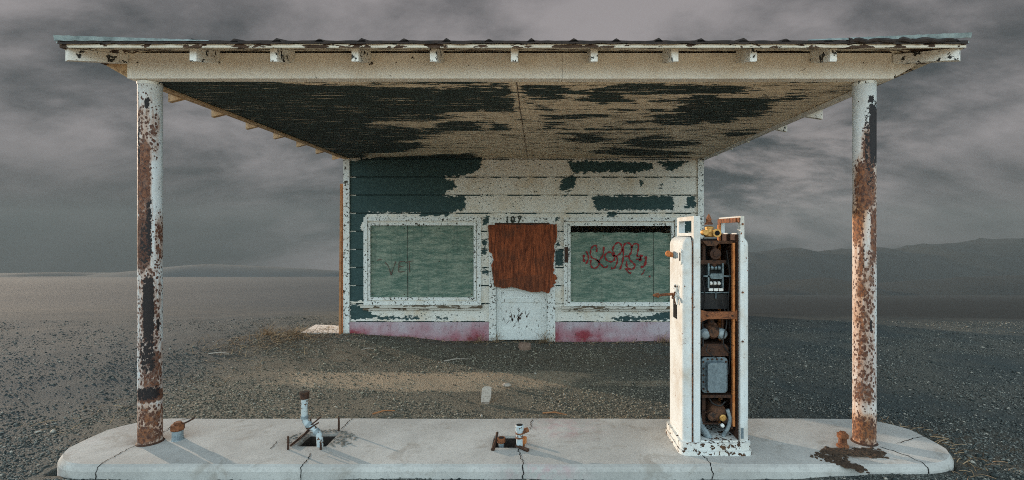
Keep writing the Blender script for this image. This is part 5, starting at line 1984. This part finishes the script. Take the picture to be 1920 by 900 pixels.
def right_s():
    a = random.uniform(-1.2, 1.4)
    return 2.85 + .5 * math.cos(a) + abs(random.gauss(0, .14)), 4.22 + .55 * math.sin(a) + random.gauss(0, .1), .4


def isl_s():
    return random.uniform(-2.8, 2.7), IY1 + .02 + abs(random.gauss(0, .10)), .35


Vb, Fb, tn = [], [], []
for (n, sm, L) in ((700, brush_s, .16), (260, brush_s2, .14), (420, edge_s, .10), (120, right_s, .11), (360, isl_s, .09)):
    a, b, c_ = blades(n, sm, L, '', None)
    Fb += [tuple(i + len(Vb) for i in f) for f in b]
    Vb += a; tn += c_
o = pydata('dry_grass', Vb, Fb, 'straw')
setattr_f(o, 'tone', tn)
tag(o, 'dry brown straw and dead grass strewn over the gravel', 'dry grass', kind='stuff')

for (pxc, pyc, n, L, lab) in ((1021, 638, 60, .30, 'dead grass tuft at the right side of the door'), (893, 634, 46, .20, 'dead grass tuft before the left skirting near the door'),
                              (928, 634, 40, .22, 'sparse dead weed at the left side of the door'), (1245, 632, 55, .28, 'dead weed against the right skirting behind the pump'),
                              (500, 625, 70, .26, 'tangled dry weed left of the pale slab'), (555, 618, 50, .24, 'dry weed right beside the pale slab')):
    a = at_z(pxc, pyc + 2, .08)
    if a.y > WY - .1: a = Vector(((pxc - VX) * (WY - .1) / F, WY - .1, .08))
    cx_, cy_ = a.x, a.y
    Vb, Fb, tn = blades(n, lambda: (cx_ + random.gauss(0, .05), cy_ + random.gauss(0, .03), .95), L, '', None, .15, .003)
    o = pydata('dead_weed', Vb, Fb, 'straw', loc=(cx_, cy_, float(ground_z(cx_, cy_))))
    setattr_f(o, 'tone', tn)
    tag(o, lab, 'weed', 'dead weeds around the station')

sticks = [(855, 670, .35, 20, 'pale curved stick lying left on the gravel by the brush'), (720, 766, .22, 25, 'short brown stick just behind the island near the bent pipe'), (1040, 770, .25, -12, 'orange straw coloured twig behind the island near the right pit'),
          (410, 665, .28, 5, 'bleached twig lying at the far left of the brush'), (690, 658, .18, 30, 'small bleached twig in front of the left window')]
for (a, b, L, rot, lab) in sticks:
    q = at_z(a, b, .10)
    z = float(ground_z(q.x, q.y)) + .012
    dr = Vector((math.cos(R(rot)), math.sin(R(rot)), 0)) * L / 2
    bm = BM()
    tube(bm, [Vector((q.x, q.y, z)) - dr, Vector((q.x, q.y, z + .012)) + Vector((-dr.y, dr.x, 0)) * .12, Vector((q.x, q.y, z)) + dr], [.008, .0075, .004], 6)
    tag(obj('stick', bm, 'wood' if 'pale' in lab or 'bleached' in lab else 'plank', loc=(q.x, q.y, z)), lab, 'stick', 'sticks lying on the gravel')

# ================================================================== AIR
hz = BM()
box(hz, -1400, 1400, -1400, 1400, -260, 60)
hm = bpy.data.materials.new('haze_air')
hm.use_nodes = True
g = NT(hm.node_tree)
pv = g.n('VolumePrincipled')
pv.inputs['Color'].default_value = (.24, .275, .285, 1)
pv.inputs['Density'].default_value = 0.0006
ot = g.n('OutputMaterial')
g.t.links.new(pv.outputs[0], ot.inputs['Volume'])
M['haze'] = hm
h = obj('haze', hz, 'haze')
h['kind'] = 'stuff'
h.display_type = 'WIRE'
